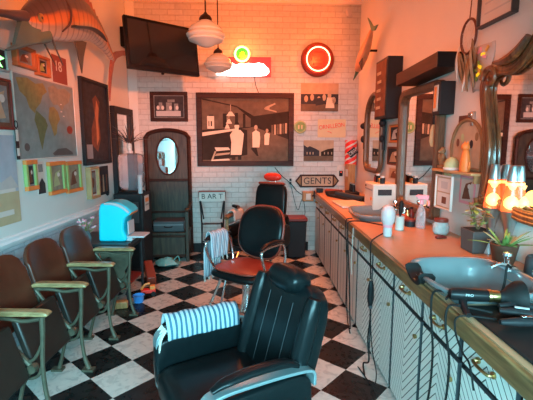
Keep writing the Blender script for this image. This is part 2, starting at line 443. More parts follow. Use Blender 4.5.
        if loc: o.location = loc
        if solid:
            md = o.modifiers.new('solid', 'SOLIDIFY'); md.thickness = solid; md.offset = 0
        if bevel:
            md = o.modifiers.new('bevel', 'BEVEL'); md.width = bevel; md.segments = seg; md.limit_method = 'ANGLE'; md.angle_limit = R(35)
        if sub:
            md = o.modifiers.new('sub', 'SUBSURF'); md.levels = sub; md.render_levels = sub
        return o


def tag(o, label, cat, group=None, kind=None):
    o['label'] = label; o['category'] = cat
    if group: o['group'] = group
    if kind: o['kind'] = kind
    return o


def thing(name, label, cat, loc, rz=0.0, group=None):
    o = bpy.data.objects.new(name, None); COL.objects.link(o); o.empty_display_size = 0.05
    o.location = loc; o.rotation_euler = (0, 0, rz)
    return tag(o, label, cat, group)


def struct(o): o['kind'] = 'structure'; return o


def copy_tree(o, parent=None):
    c = o.copy(); COL.objects.link(c)
    if parent is not None: c.parent = parent
    for ch in list(o.children): copy_tree(ch, c)
    return c


def text(name, parent, s, size, loc, rot, m, ext=0.001, sx=1.0, shear=0.0):
    cu = bpy.data.curves.new(name, 'FONT'); cu.body = s; cu.size = size; cu.extrude = ext; cu.align_x = 'CENTER'; cu.align_y = 'CENTER'; cu.shear = shear
    t = bpy.data.objects.new(name, cu); COL.objects.link(t)
    bpy.context.view_layer.update()
    me = bpy.data.meshes.new_from_object(t.evaluated_get(bpy.context.evaluated_depsgraph_get()))
    bpy.data.objects.remove(t); me.materials.clear(); me.materials.append(M[m])
    for v in me.vertices: v.co.x *= sx
    o = bpy.data.objects.new(name, me); COL.objects.link(o); o.parent = parent; o.location = loc; o.rotation_euler = rot
    return o


# wall frames: local x runs along the wall (to the right as seen), local -y points into the room
kk = 1 / math.hypot(1, .07)


def wl(side, a, z, off=0.0):
    if side == 'left': return (-2.05 + off, a, z), R(90)
    if side == 'back': return (-2.05 + a * kk + off * .07 * kk, 5.62 + a * .07 * kk - off * kk, z), math.atan(.07)
    return (1.19 + a * .07 * kk - off * kk, 5.85 - a * kk - off * .07 * kk, z), math.atan2(-1, .07)


kc = 1 / math.hypot(1, .0456)
CRZ = math.atan2(-1, .0456)


def cf(s, t, z):
    """counter frame: s along the front towards the street, t in from the front edge"""
    return (.84 - .0456 * 5.75 + s * .0456 * kc + t * kc, 5.75 - s * kc + t * .0456 * kc, z)


TOP = 0.91
# ------------------------------------------------------------------ setting
YF = -0.45
b = MB(); b.add([(-2.3, YF - .6, 0), (1.9, YF - .6, 0), (1.9, 6.1, 0), (-2.3, 6.1, 0), (-2.3, YF - .6, -.1), (1.9, YF - .6, -.1), (1.9, 6.1, -.1), (-2.3, 6.1, -.1)],
                [(0, 1, 2, 3), (7, 6, 5, 4), (0, 4, 5, 1), (1, 5, 6, 2), (2, 6, 7, 3), (3, 7, 4, 0)], 'checker_tile')
struct(b.build('floor'))
b = MB(); b.box((-.2, 2.8, 3.66), (4.6, 6.8, .1), 'ceiling_paint'); struct(b.build('ceiling'))
b = MB(); b.box((-2.11, 2.6, 2.24), (.12, 6.3, 2.76), 'wall_paint'); struct(b.build('wall_left'))
# lower left wall (painted brick) in its own frame so that bricks run along it
b = MB(); b.box((3.15, .05, .42), (6.3, .12, .84), 'wainscot_brick')
o = struct(b.build('wall_left_lower')); l, rz = wl('left', -.55, 0, 0); o.location = l; o.rotation_euler = (0, 0, rz)
b = MB(); b.prism([(0, 0), (0.014, 0.0), (0.03, .02), (0.035, .045), (0.022, .06), (0.022, .08), (0.010, .09), (0, .09)], -.55, 5.62, 'white_trim')
o = struct(b.build('trim_1')); o.location = (-2.052, 0, .80)
b = MB(); b.box((1.65, .06, 1.8), (3.3, .12, 3.6), 'white_brick'); o = struct(b.build('wall_back'))
l, rz = wl('back', -.05, 0); o.location = l; o.rotation_euler = (0, 0, rz)
b = MB(); b.box((3.2, .06, 1.8), (6.4, .12, 3.6), 'wall_paint_right'); o = struct(b.build('wall_right'))
l, rz = wl('right', 0, 0); o.location = l; o.rotation_euler = (0, 0, rz)
b = MB(); b.box((1.28, -.009, .068), (2.55, .018, .135), 'black_baseboard'); o = struct(b.build('baseboard_back', bevel=.004))
l, rz = wl('back', 0, 0); o.location = l; o.rotation_euler = (0, 0, rz)
b = MB(); b.box((0.07, -.006, 1.86), (0.12, .012, 3.45), 'wall_paint'); o = struct(b.build('trim_2'))
l, rz = wl('back', 0, 0); o.location = l; o.rotation_euler = (0, 0, rz)
b = MB(); b.prism([(0, 3.61), (0, 3.50), (-.03, 3.50), (-.09, 3.58), (-.09, 3.61)], 0, 3.25, 'ceiling_paint', Matrix(((0, 1, 0), (1, 0, 0), (0, 0, 1))))
o = struct(b.build('trim_3')); l, rz = wl('back', 0, 0); o.location = l; o.rotation_euler = (0, 0, rz)


# street front behind the camera, with its shop window
b = MB()
b.box((-.2, YF - .08, .22), (4.2, .12, .46), 'wall_paint'); b.box((-.2, YF - .08, 2.72), (4.2, .12, 1.78), 'wall_paint')
b.box((-2.02, YF - .08, 1.22), (.30, .12, 1.56), 'wall_paint'); b.box((1.62, YF - .08, 1.22), (.40, .12, 1.56), 'wall_paint')
struct(b.build('wall_front'))


# ------------------------------------------------------------------ framed pictures
def frame_bars(b, w_, h_, fw, fd, m):
    b.box((0, -fd / 2, fw / 2), (w_, fd, fw), m); b.box((0, -fd / 2, h_ - fw / 2), (w_, fd, fw), m)
    b.box((-w_ / 2 + fw / 2, -fd / 2, h_ / 2), (fw, fd, h_ - 2 * fw), m); b.box((w_ / 2 - fw / 2, -fd / 2, h_ / 2), (fw, fd, h_ - 2 * fw), m)


def picture(side, a0, z0, a1, z1, label, fw=.03, fd=.025, fm='black_satin', art=None, bg='paper', mat_w=0, name='framed_picture', cat='picture', off=0.001, group=None, tilt=0, back=True):
    w_, h_ = a1 - a0, z1 - z0
    l, rz = wl(side, (a0 + a1) / 2, z0, off)
    t = thing(name, label, cat, l, rz, group)
    if tilt: t.rotation_euler = (R(tilt[0]), R(tilt[1]), rz)
    if fw:
        b = MB(); frame_bars(b, w_, h_, fw, fd, fm); b.build('frame', t, bevel=min(.004, fw / 4))
        y = -fd * .45
    else: y = -0.004
    b = MB(); b.box((0, y / 2, h_ / 2), (w_ - 2 * fw * .9, abs(y), h_ - 2 * fw * .9), bg)
    iw, ih = w_ - 2 * fw - 2 * mat_w, h_ - 2 * fw - 2 * mat_w
    if art:
        # art works in unit coordinates: u -0.5..0.5, v 0..1
        def P(kind, *q, m, k=1):
            yy = y - .0006 * k; zz = fw + mat_w
            if kind == 'poly': b.flat([(u * iw, zz + v * ih) for u, v in q[0]], yy, m)
            elif kind == 'rect': b.rect(q[0] * iw, zz + q[1] * ih, q[2] * iw, zz + q[3] * ih, yy, m)
            else: b.disc(q[0] * iw, zz + q[1] * ih, q[2] * iw, q[3] * ih, yy, m)
        art(P)
    b.build('print', t, ang=5)
    return t


def art_map(P):
    P('poly', [(-.46, .95), (-.30, .98), (-.18, .93), (-.06, .96), (.0, .86), (-.08, .80), (-.12, .70), (-.20, .62), (-.22, .56), (-.30, .62), (-.34, .74), (-.42, .80)], m='map_yellow')
    P('poly', [(-.2, .60), (-.14, .56), (-.06, .50), (-.03, .42), (-.08, .32), (-.12, .20), (-.15, .10), (-.18, .22), (-.2, .36), (-.24, .48)], m='map_olive')
    P('poly', [(.02, .92), (.12, .97), (.2, .93), (.34, .96), (.45, .9), (.4, .78), (.3, .72), (.25, .64), (.18, .72), (.1, .7), (.04, .78)], m='map_land')
    P('poly', [(.02, .66), (.1, .68), (.17, .62), (.2, .52), (.14, .44), (.12, .32), (.07, .28), (.03, .42), (-.01, .5)], m='map_yellow')
    P('disc', .38, .38, .06, .06, m='red_brown_vinyl'); P('disc', -.38, .14, .04, .05, m='slate')
    P('poly', [(.02, .05), (.12, .11), (.28, .12), (.4, .06), (.42, .02), (.05, .02)], m='slate')
    P('poly', [(-.5, 1), (.5, 1), (.5, .985), (-.5, .985)], m='grey')
    for u, v in ((.22, .62), (.26, .56), (.22, .72)): P('rect', u, v, u + .03, v + .015, m='paper', k=2)


def art_shop(P):
    P('poly', [(-.5, .0), (.5, .0), (.5, .35), (.1, .55), (-.5, .42)], m='sepia_mid', k=1)
    P('poly', [(-.5, .40), (-.05, .52), (.02, .50), (.02, .10), (-.30, .02), (-.5, .02)], m='sepia_dark', k=2)
    P('poly', [(-.5, .46), (-.08, .53), (-.08, .50), (-.5, .40)], m='sepia_white', k=3)
    P('poly', [(-.5, .98), (-.1, .86), (.06, .68), (.06, .55), (-.5, .50)], m='sepia_mid', k=2)
    P('poly', [(-.5, 1), (.5, 1), (.5, .80), (.1, .72), (-.1, .88)], m='sepia_mid', k=2)
    for u, v, w_ in ((-.42, .58, .05), (-.26, .60, .045), (-.12, .61, .035), (-.03, .60, .03)): P('rect', u, v - .06, u + w_, v + .16, m='sepia_dark', k=3)
    P('rect', -.44, .52, -.36, .72, m='sepia_white', k=4)
    P('rect', -.425, .56, -.415, .64, m='sepia_dark', k=5); P('rect', -.40, .56, -.385, .64, m='sepia_dark', k=5)
    for u, v, s in ((-.17, .74, .05), (-.19, .62, .035), (-.21, .54, .03)):
        P('rect', u - .004, v + .02, u + .004, v + .16, m='sepia_light', k=4); P('poly', [(u - s, v - .02), (u + s, v - .02), (u + s * .3, v + .05), (u - s * .3, v + .05)], m='sepia_white', k=5)
    P('poly', [(.22, .86), (.34, .93), (.35, .91), (.25, .84)], m='sepia_light', k=4); P('poly', [(.22, .85), (.36, .80), (.36, .78), (.22, .83)], m='sepia_light', k=4); P('disc', .26, .85, .02, .03, m='sepia_light', k=5)
    for i in range(6): P('rect', .30 + i * .032, .42 + i * .005, .322 + i * .032, .58 + i * .006, m='sepia_light' if i % 2 else 'sepia_mid', k=4)
    # barbers in white coats and a chair
    P('poly', [(-.175, .10), (-.05, .10), (-.03, .30), (-.02, .44), (-.06, .50), (-.14, .50), (-.18, .42), (-.165, .30)], m='sepia_white', k=6)
    P('disc', -.10, .56, .028, .05, m='sepia_white', k=7); P('poly', [(-.13, .58), (-.07, .58), (-.08, .62), (-.12, .62)], m='sepia_dark', k=8)
    P('rect', -.165, .02, -.12, .10, m='sepia_dark', k=6); P('rect', -.09, .02, -.05, .10, m='sepia_dark', k=6)
    P('poly', [(.08, .22), (.16, .22), (.17, .36), (.165, .46), (.12, .50), (.08, .46)], m='sepia_white', k=6); P('disc', .12, .54, .02, .04, m='sepia_light', k=7)
    P('poly', [(.22, .26), (.27, .26), (.28, .44), (.24, .46), (.22, .42)], m='sepia_white', k=6); P('disc', .25, .49, .016, .03, m='sepia_light', k=7)
    P('poly', [(.06, .20), (.13, .08), (.15, .08), (.12, .26)], m='sepia_dark', k=5)
    P('poly', [(-.36, .22), (-.20, .22), (-.18, .18), (-.34, .16)], m='sepia_white', k=6); P('poly', [(-.34, .12), (-.18, .14), (-.19, .11), (-.36, .08)], m='sepia_light', k=6)
    P('poly', [(-.40, .02), (-.20, .04), (-.18, .01), (-.4, .0)], m='sepia_white', k=6); P('poly', [(-.36, .16), (-.34, .16), (-.38, .02), (-.40, .02)], m='sepia_light', k=6)


def art_shop_small(P):
    P('rect', -.5, 0, .5, 1, m='photo_dark'); P('rect', -.45, .05, .4, .30, m='mid_grey', k=2)
    for u, v, w_, h_ in ((-.35, .35, .12, .35), (-.1, .3, .2, .4), (.18, .3, .14, .35), (-.05, .72, .25, .12)): P('rect', u, v, u + w_, v + h_, m='photo_grey', k=3)
    for u in (-.38, -.22, .05, .28): P('disc', u, .45, .05, .1, m='paper', k=4)


def art_crowd(P):
    P('rect', -.5, 0, .5, .26, m='sepia_mid'); P('rect', -.5, .26, .5, .62, m='photo_dark', k=1)
    for u, v in ((-.36, .45), (-.2, .5), (-.02, .42), (.12, .5), (.26, .58), (.38, .4)): P('disc', u, v, .05, .12, m='sepia_light', k=3)
    P('poly', [(.16, .12), (.4, .12), (.38, .5), (.2, .5)], m='sepia_white', k=3); P('poly', [(-.1, .2), (.1, .25), (.08, .5), (-.12, .46)], m='photo_dark', k=4)


def art_street(P):
    P('rect', -.5, .55, .5, 1, m='sepia_light'); P('rect', -.5, .0, .5, .25, m='sepia_mid', k=2)
    P('poly', [(-.5, .25), (-.5, .78), (-.38, .66), (-.3, .72), (-.1, .6), (.02, .5), (.02, .25)], m='photo_dark', k=3); P('poly', [(.08, .25), (.5, .25), (.5, .62), (.3, .58), (.08, .45)], m='sepia_dark', k=3)
    for u in (-.4, -.3, -.2, .18, .3, .42): P('rect', u, .32, u + .03, .44, m='sepia_light', k=4)


def art_tall(P):
    P('rect', -.5, 0, .5, 1, m='photo_dark')
    P('poly', [(-.22, .22), (.02, .12), (.16, .3), (.12, .55), (.2, .78), (.04, .86), (-.1, .8), (-.04, .6), (-.2, .42)], m='photo_brown', k=2)
    P('poly', [(-.02, .2), (.1, .3), (.08, .52), (.14, .7), (.06, .8), (-.02, .62), (.0, .4)], m='skin_print', k=3); P('rect', -.45, .04, -.2, .22, m='grey', k=3)


def art_small(c1, c2):
    def f(P):
        P('rect', -.4, .1, .4, .9, m=c1)
        P('poly', [(-.3, .15), (.25, .2), (.1, .5), (.3, .8), (-.1, .7), (-.2, .5)], m=c2, k=2); P('disc', .15, .62, .12, .09, m='paper', k=3)
    return f


def art_poster(P):
    P('rect', -.5, .0, .5, .36, m='poster_tan'); P('rect', -.4, .36, .4, .40, m='paper', k=2); P('rect', -.3, .10, .3, .16, m='paper', k=2)
    P('poly', [(-.5, .4), (.5, .4), (.3, .55), (.0, .48), (-.4, .6)], m='mid_grey', k=2)


def art_prayer(P):
    P('rect', -.42, .06, .42, .94, m='maroon'); P('rect', -.34, .12, .34, .88, m='photo_grey', k=2); P('disc', 0, .5, .2, .2, m='photo_brown', k=3)


picture('left', 3.12, 1.46, 4.07, 2.16, 'large faded world map print on the left wall', fw=.012, fd=.012, fm='paper', bg='map_sea', art=art_map, name='map_poster', cat='map')
picture('left', 4.18, 1.36, 4.85, 2.29, 'tall black framed picture beside the world map', fw=.035, fd=.04, art=art_tall, bg='photo_dark')
picture('left', 3.15, 2.20, 3.41, 2.37, 'orange wood framed picture under the fish, nearer the bill', fw=.03, fd=.045, fm='orange_frame', art=art_small('photo_grey', 'photo_brown'), bg='grey', group='small frames above the map')
picture('left', 3.43, 2.175, 3.62, 2.345, 'smaller orange wood frame left of the orange 18 poster', fw=.025, fd=.045, fm='orange_frame', art=art_small('photo_dark', 'lime_frame'), bg='grey', group='small frames above the map')
t = picture('left', 3.72, 2.16, 3.97, 2.41, 'orange poster with white number 18 above the map', fw=0, bg='red_brown_vinyl', name='number_poster', cat='poster')
text('lettering', t, '18', .13, (-.03, -.006, .15), (R(90), 0, 0), 'paper')
picture('left', 2.80, 1.70, 3.09, 2.08, 'framed picture cut by the left edge beside the map', fw=.02, fd=.02, fm='maroon', art=art_small('photo_grey', 'sepia_light'), bg='photo_brown')
picture('left', 2.70, .98, 3.09, 1.66, 'faded blue and tan poster at the left edge above the chair rail', fw=0, bg='poster_blue', art=art_poster, name='poster', cat='poster')
G = 'small frames below the map'
picture('left', 3.17, 1.21, 3.32, 1.46, 'narrow lime and orange frame under the left corner of the map', fw=.03, fd=.03, fm='lime_frame', art=art_small('photo_dark', 'photo_brown'), bg='grey', group=G)
picture('left', 3.35, 1.16, 3.46, 1.44, 'unframed black and white photo strip below the map', fw=0, bg='paper', art=lambda P: (P('rect', -.3, .68, .3, .92, m='photo_grey'), P('poly', [(-.5, 0), (.5, 0), (.5, .3), (.1, .5), (-.3, .35)], m='photo_dark')), name='photograph', cat='photograph')
picture('left', 3.50, 1.13, 3.77, 1.43, 'lime sided frame with orange top, left of its lookalike below the map', fw=.035, fd=.03, fm='lime_frame', art=art_small('map_land', 'sage'), bg='map_land', group=G)
picture('left', 3.80, 1.11, 4.09, 1.42, 'lime and orange frame under the right corner of the map', fw=.035, fd=.03, fm='lime_frame', art=art_small('map_land', 'photo_brown'), bg='map_land', group=G)
for t in list(COL.objects):
    if t.get('group') == G and t.type == 'EMPTY':
        fr = [c for c in t.children if c.name.startswith('frame')][0]
        w_ = max(v.co.x for v in fr.data.vertices); h_ = max(v.co.z for v in fr.data.vertices)
        b = MB(); b.box((0, -.018, .017), (2 * w_ + .004, .034, .036), 'orange'); b.build('frame_rail', t, bevel=.003); b = MB(); b.box((0, -.018, h_ - .017), (2 * w_ + .004, .034, .036), 'orange')
        b.build('frame_rail', t, bevel=.003)
picture('left', 4.22, .99, 4.44, 1.34, 'light wood framed portrait below the tall black picture', fw=.028, fd=.06, fm='light_wood', art=art_prayer, bg='paper')
picture('left', 4.50, .99, 4.80, 1.33, 'dark photo of three figures right of the light wood frame', fw=0, bg='photo_dark', art=lambda P: [P('poly', [(u - .1, .1), (u + .08, .1), (u + .04, .7), (u - .04, .7)], m=c) for u, c in ((-.3, 'photo_brown'), (0, 'sepia_light'), (.3, 'photo_brown'))], name='photograph', cat='photograph')
# ornament hook under the dark photo
l, rz = wl('left', 4.72, .965, .005); t = thing('wall_hook', 'small round dark hook under the dark photo of figures', 'hook', l, rz)
b = MB(); b.lathe([(.001, -.012), (.022, -.012), (.030, 0), (.022, .01), (.001, .012)], (0, -.012, .03), 'black_satin', rot=Matrix.Rotation(R(90), 3, 'X')); b.build('boss', t)
# thermometer on the map's left margin
l, rz = wl('left', 3.10, 1.47, .016); t = thing('clip_banner', 'narrow black and white strip hanging from a ring at the map edge', 'banner', l, rz)
b = MB(); b.box((0, -.004, .12), (.035, .006, .24), 'black_satin'); b.box((0, -.008, .19), (.03, .003, .09), 'paper'); b.box((0, -.008, .06), (.03, .003, .06), 'paper'); b.build('strip', t)
b = MB(); b.tube([(.018 * math.cos(a), -.006, .275 + .028 * math.sin(a)) for a in [2 * PI * i / 14 for i in range(14)]], .004, 'black_satin', closed=True, n=6); b.tube([(0, -.006, .24), (0, -.006, .25)], .004, 'black_satin', n=6); b.build('ring', t)
# green lit little picture
picture('left', 2.86, 2.13, 3.07, 2.30, 'glowing green lit picture at the left edge above the frames', fw=.015, fd=.03, fm='mid_grey', bg='photo_dark', art=lambda P: (P('poly', [(-.4, .2), (.3, .1), (.1, .4), (.45, .6), (.1, .7), (0, .95), (-.2, .6), (-.45, .7)], m='neon_green'),), name='lit_sign', cat='sign')
# black framed mirror behind the cooler
t = picture('left', 4.95, .86, 5.60, 2.06, 'black framed mirror behind the water cooler', fw=.085, fd=.06, fm='black_satin', bg='mirror', name='wall_mirror', cat='mirror')
# black box high on left wall
l, rz = wl('left', 5.50, 2.87, .001); t = thing('wall_speaker', 'small black box high on the left wall behind the television', 'speaker', l, rz)
b = MB(); b.box((0, -.035, .125), (.16, .07, .25), 'black_plastic'); b.build('body', t, bevel=.006)
b = MB()
for i in range(3): b.lathe([(.03, 0), (.03, .006), (.02, .003)], (0, -.07, .05 + i * .075), 'grey', n=14, rot=Matrix.Rotation(R(90), 3, 'X'))
b.build('grille', t)

# back wall pictures
picture('back', .30, 1.90, .82, 2.31, 'small dark framed photo of a shop above the oval mirror', fw=.05, fd=.03, fm='dark_wood', art=art_shop_small, bg='photo_grey', mat_w=.01)
picture('back', .94, 1.27, 2.32, 2.30, 'very large dark framed sepia photograph of an old barbershop', fw=.075, fd=.045, fm='dark_wood', art=art_shop, bg='sepia_dark')
picture('back', 2.42, 2.05, 2.96, 2.44, 'unframed sepia crowd photo below the round neon sign', fw=0, bg='sepia_light', art=art_crowd, name='photograph', cat='photograph')
picture('back', 2.47, 1.34, 2.91, 1.64, 'small street photograph above the GENTS sign', fw=0, bg='sepia_light', art=art_street, name='photograph', cat='photograph')
t = picture('back', 2.67, 1.68, 3.08, 1.94, 'cream paper notice with red hand lettering', fw=0, bg='cream_paper', name='lettered_notice', cat='sign')
text('lettering', t, 'ORNILLEON', .085, (0, -.006, .16), (R(90), R(-7), 0), 'bright_red', sx=.80)
b = MB(); b.tube([(-.06, -.005, .085), (-.02, -.005, .075), (.0, -.005, .06)], .004, 'bright_red', n=5, smooth=4); b.build('flourish', t)
# green round ornament
l, rz = wl('back', 2.415, 1.735, .001); t = thing('wall_medallion', 'small round green and brass medallion right of the large photograph', 'ornament', l, rz)
b = MB(); rx = Matrix.Rotation(R(90), 3, 'X')
b.lathe([(.001, -.0), (.092, 0), (.092, .02), (.078, .028), (.07, .02)], (0, 0, .092), 'sage', rot=rx, n=28, cap=False); b.build('rim', t)
b = MB(); b.lathe([(.001, .022), (.07, .02)], (0, 0, .092), 'leaf_green', rot=rx, n=28, cap=False); b.build('face', t)
b = MB(); b.box((-.022, -.026, .092), (.018, .006, .055), 'cream_paper'); b.box((.022, -.026, .092), (.018, .006, .055), 'cream_paper'); b.build('figure', t)

# GENTS sign
l, rz = wl('back', 2.675, .955, .001); t = thing('gents_sign', 'dark hexagonal arrow ended sign reading GENTS', 'sign', l, rz)
hexo = lambda w_, h_: [(-w_, h_ / 2 + .0), (-w_ + .075, 0), (w_ - .075, 0), (w_, h_ / 2), (w_ - .075, h_), (-w_ + .075, h_)]
b = MB(); b.prism(hexo(.325, .19), 0, -.02, 'dark_wood'); b.build('board', t, bevel=.003)
b = MB(); b.prism([(x, z + .0) for x, z in [(-.225, .025), (.225, .025), (.225, .165), (-.225, .165)]], -.02, -.026, 'sepia_light')
for sgn in (-1, 1): b.prism([(sgn * .245, .03), (sgn * .30, .095), (sgn * .245, .16)], -.02, -.026, 'wicker')
b.build('panel', t)
text('lettering', t, 'GENTS', .135, (0, -.028, .095), (R(90), 0, 0), 'photo_dark', ext=.002, sx=1.0)

# red barber sign with diagonal stripes
l, rz = wl('back', 3.15, 1.28, .005); t = thing('striped_barber_sign', 'red and white diagonally striped sign in the back corner', 'sign', l, rz)
b = MB(); b.lathe([(.0001, 0), (.085, 0), (.085, .36), (.0001, .36)], (0, -.06, 0), 'bright_red', n=24, cap=False); b.build('pole', t)
b = MB()
for k in range(5):
    z0 = -.04 + k * .085
    vs = []; fs = []
    for i in range(13):
        a = PI + PI * i / 12
        for dz in (0, .028):
            z = z0 + (i / 12) * .14 + dz
            z = min(max(z, .0), .36); vs.append((.0865 * math.cos(a), -.06 + .0865 * math.sin(a), z))
    for i in range(12): fs.append((2 * i, 2 * i + 2, 2 * i + 3, 2 * i + 1))
    b.add(vs, fs, 'paper')
b.build('stripe', t)
b = MB(); b.box((0, -.148, .19), (.13, .006, .10), 'photo_dark', rot=(0, R(-38), 0)); b.build('plaque', t)
text('lettering', t, 'CBW', .07, (0, -.153, .19), (R(90), R(-38), 0), 'paper', sx=.8)

l, rz = wl('back', 3.02, .98, .001); t = thing('thermostat_plate', 'pale wall plate with a red light beside the GENTS sign', 'thermostat', l, rz)
b = MB(); b.box((0, -.008, .15), (.11, .016, .30), 'off_white'); b.build('plate', t, bevel=.004)
b = MB(); b.box((0, -.025, .18), (.05, .025, .08), 'black_plastic'); b.build('device', t, bevel=.004)
b = MB(); b.ell((0, -.04, .20), (.008, .008, .008), 'led_red', n=8, k=6); b.build('indicator_light', t)
l, rz = wl('back', 3.07, 3.33, .001); t = thing('motion_sensor', 'small white sensor in the top back corner', 'sensor', l, rz)
b = MB(); b.box((0, -.03, .055), (.08, .05, .11), 'white_plastic', rot=(R(-12), 0, R(25))); b.build('body', t, bevel=.01)
l, rz = wl('back', 2.535, .76, .001); t = thing('outlet_box', 'wooden outlet box on the wall beyond the counter end', 'box', l, rz)
b = MB(); b.box((0, -.05, .07), (.16, .10, .14), 'box_wood'); b.build('body', t, bevel=.005)
b = MB(); b.box((0, -.103, .07), (.07, .006, .09), 'off_white'); b.build('cover_plate', t, bevel=.002)

# neon sign
l, rz = wl('back', 1.62, 2.50, .001); t = thing('neon_script_sign', 'red panel neon sign with white glowing script and green ring', 'neon sign', l, rz)
b = MB(); b.box((.06, -.03, .15), (.62, .04, .26), 'neon_panel'); b.build('panel', t, bevel=.004)
b = MB(); sw = [(-.39, .035), (-.22, .02), (.0, .015), (.20, .02), (.30, .03), (.345, .07), (.34, .12), (.30, .15), (.27, .185), (.20, .20), (.13, .185), (.06, .195), (0, .18), (-.06, .19), (-.10, .17), (-.135, .175), (-.165, .20), (-.175, .14), (-.20, .115), (-.25, .085), (-.32, .065), (-.39, .055)]
b.prism(sw, -.052, -.075, 'neon_white'); b.build('glowing_script', t, bevel=.004)
b = MB(); b.tube([(-.03 + .095 * math.cos(a), -.085, .31 + .095 * math.sin(a)) for a in [2 * PI * i / 30 for i in range(30)]], .014, 'neon_green', closed=True); b.build('neon_ring', t)
b = MB(); b.lathe([(.0001, .03), (.088, .03), (.088, .06), (.0001, .06)], (-.03, 0, .31), 'green_disc', rot=rx, n=28, cap=False); b.build('disc', t)
b = MB(); b.flat([(-.03 + .045 * (1 if i % 2 else .62) * math.cos(i * PI / 5 + .3), .30 + .045 * (1 if i % 2 else .55) * math.sin(i * PI / 5 + .3)) for i in range(10)], -.0655, 'emblem_yellow')
b.flat([(-.025, .30), (.005, .315), (-.01, .355), (-.035, .35)], -.067, 'emblem_yellow'); b.build('emblem', t)
b = MB(); b.tube([(.14, -.02, .02), (.16, -.01, -.10), (.20, -.006, -.20)], .004, 'black_rubber', n=5, smooth=4); b.build('power_cord', t)
# round neon
l, rz = wl('back', 2.645, 2.52, .001); t = thing('round_neon_sign', 'round dark red neon sign with glowing orange ring', 'neon sign', l, rz)
b = MB(); b.lathe([(.0001, 0), (.225, 0), (.235, .03), (.22, .07), (.19, .085), (.18, .06), (.0001, .06)], (0, 0, .235), 'maroon', rot=rx, n=40, cap=False); b.build('case', t)
b = MB(); b.lathe([(.0001, .062), (.178, .062)], (0, 0, .235), 'sign_red_lit', rot=rx, n=40, cap=False); b.build('face', t)
b = MB(); b.tube([(.16 * math.cos(a), -.095, .235 + .16 * math.sin(a)) for a in [2 * PI * (i + .02) / 40 for i in range(40)]], .0085, 'neon_ring', closed=True); b.build('neon_ring', t)
b = MB(); b.box((0, -.07, .235), (.19, .012, .21), 'bright_red'); b.build('label_panel', t, bevel=.006)
b = MB(); b.box((0, -.077, .32), (.12, .004, .02), 'maroon'); b.box((-.045, -.077, .255), (.045, .004, .022), 'maroon', rot=(0, R(20), 0)); b.box((.045, -.077, .255), (.045, .004, .022), 'maroon', rot=(0, R(-20), 0))
b.box((0, -.077, .215), (.10, .004, .018), 'maroon'); b.box((0, -.077, .17), (.14, .004, .022), 'maroon'); b.box((0, -.077, .14), (.04, .004, .03), 'maroon'); b.build('label_marks', t)
# cables on the back wall
def bw(a, z, off=.008): return wl('back', a, z, off)[0]
b = MB(); b.tube([bw(2.05, 1.25), bw(2.15, 1.13), bw(2.28, 1.02), bw(2.38, .90), bw(2.47, .84)], .006, 'black_rubber', n=6, smooth=6)
b.tube([bw(2.28, 1.02), bw(2.32, .86), bw(2.36, .70), bw(2.40, .62), bw(2.44, .74), bw(2.47, .82)], .004, 'black_rubber', n=6, smooth=6)
b.tube([bw(2.48, .78), bw(2.50, .55), bw(2.42, .42), bw(2.30, .36)], .005, 'black_rubber', n=6, smooth=6)
tag(b.build('wall_cable'), 'thin black cables drooping down the white brick to the outlet box', 'cable')
b = MB()
for dz in (0, .05): b.box(bw(2.28, 1.02 + dz, .02), (.03, .03, .035), 'black_plastic')
tag(b.build('plug_adapter', bevel=.003), 'small black plug adapters where the cables meet left of the GENTS sign', 'plug')

# ------------------------------------------------------------------ television
t = thing('television', 'flat black television tilted down from the upper left corner', 'television', (-1.13, 4.15, 2.31), R(41.3))
mt = Matrix.Rotation(R(-7), 3, 'X')
b = MB(); b.box((0, 0.012, .245), (.78, .045, .50), 'black_plastic', rot=mt); b.build('case', t, bevel=.006)
b = MB(); b.box((0, -.0125, .252), (.725, .004, .43), 'screen', rot=mt); b.build('screen', t)
b = MB(); b.box((0, -.012 + .028, .012), (.06, .004, .010), 'grey', rot=mt); b.build('badge', t)
b = MB(); b.box((0, .07, .25), (.22, .05, .22), 'black_satin'); b.tube([(0, .09, .25), (-.12, .32, .26), (-.10, .58, .30)], .022, 'black_satin', n=8); b.build('wall_bracket', t)
b = MB(); b.ell((-.02, .0, -.012), (.018, .018, .012), 'black_plastic', n=10, k=6); b.build('sensor_bud', t)

# ------------------------------------------------------------------ pendants
def pendant(label, x, y, zc, top=3.61):
    t = thing('pendant_lamp', label, 'lamp', (x, y, zc - .12), 0, 'schoolhouse pendant lamps')
    b = MB(); b.lathe([(.0001, .0), (.05, .004), (.10, .03), (.155, .052), (.162, .066), (.150, .076), (.172, .088), (.178, .104), (.162, .122), (.150, .134), (.156, .145), (.138, .172), (.085, .205), (.055, .225), (.05, .235)], (0, 0, 0), 'shade_glass', n=40, cap=False); b.build('glass_shade', t)
    b = MB(); b.lathe([(.001, .225), (.058, .225), (.060, .245), (.045, .27), (.022, .285), (.012, .30), (.001, .30)], (0, 0, 0), 'oil_bronze', n=20); b.build('fitter', t)
    b = MB(); b.tube([(0, 0, .29), (0, 0, top - zc + .12)], .007, 'oil_bronze', n=8); b.build('rod', t)
    b = MB(); b.lathe([(.06, top - zc + .10), (.06, top - zc + .12), (.03, top - zc + .085)], (0, 0, 0), 'oil_bronze', n=18); b.build('canopy', t)


pendant('white glass schoolhouse pendant in front of the television, larger in view', -.64, 3.80, 2.60)
pendant('white glass schoolhouse pendant hanging beside the neon sign', -.71, 5.10, 2.59)
pendant('white glass pendant whose bottom just shows at the top edge', -.57, 2.48, 2.60)

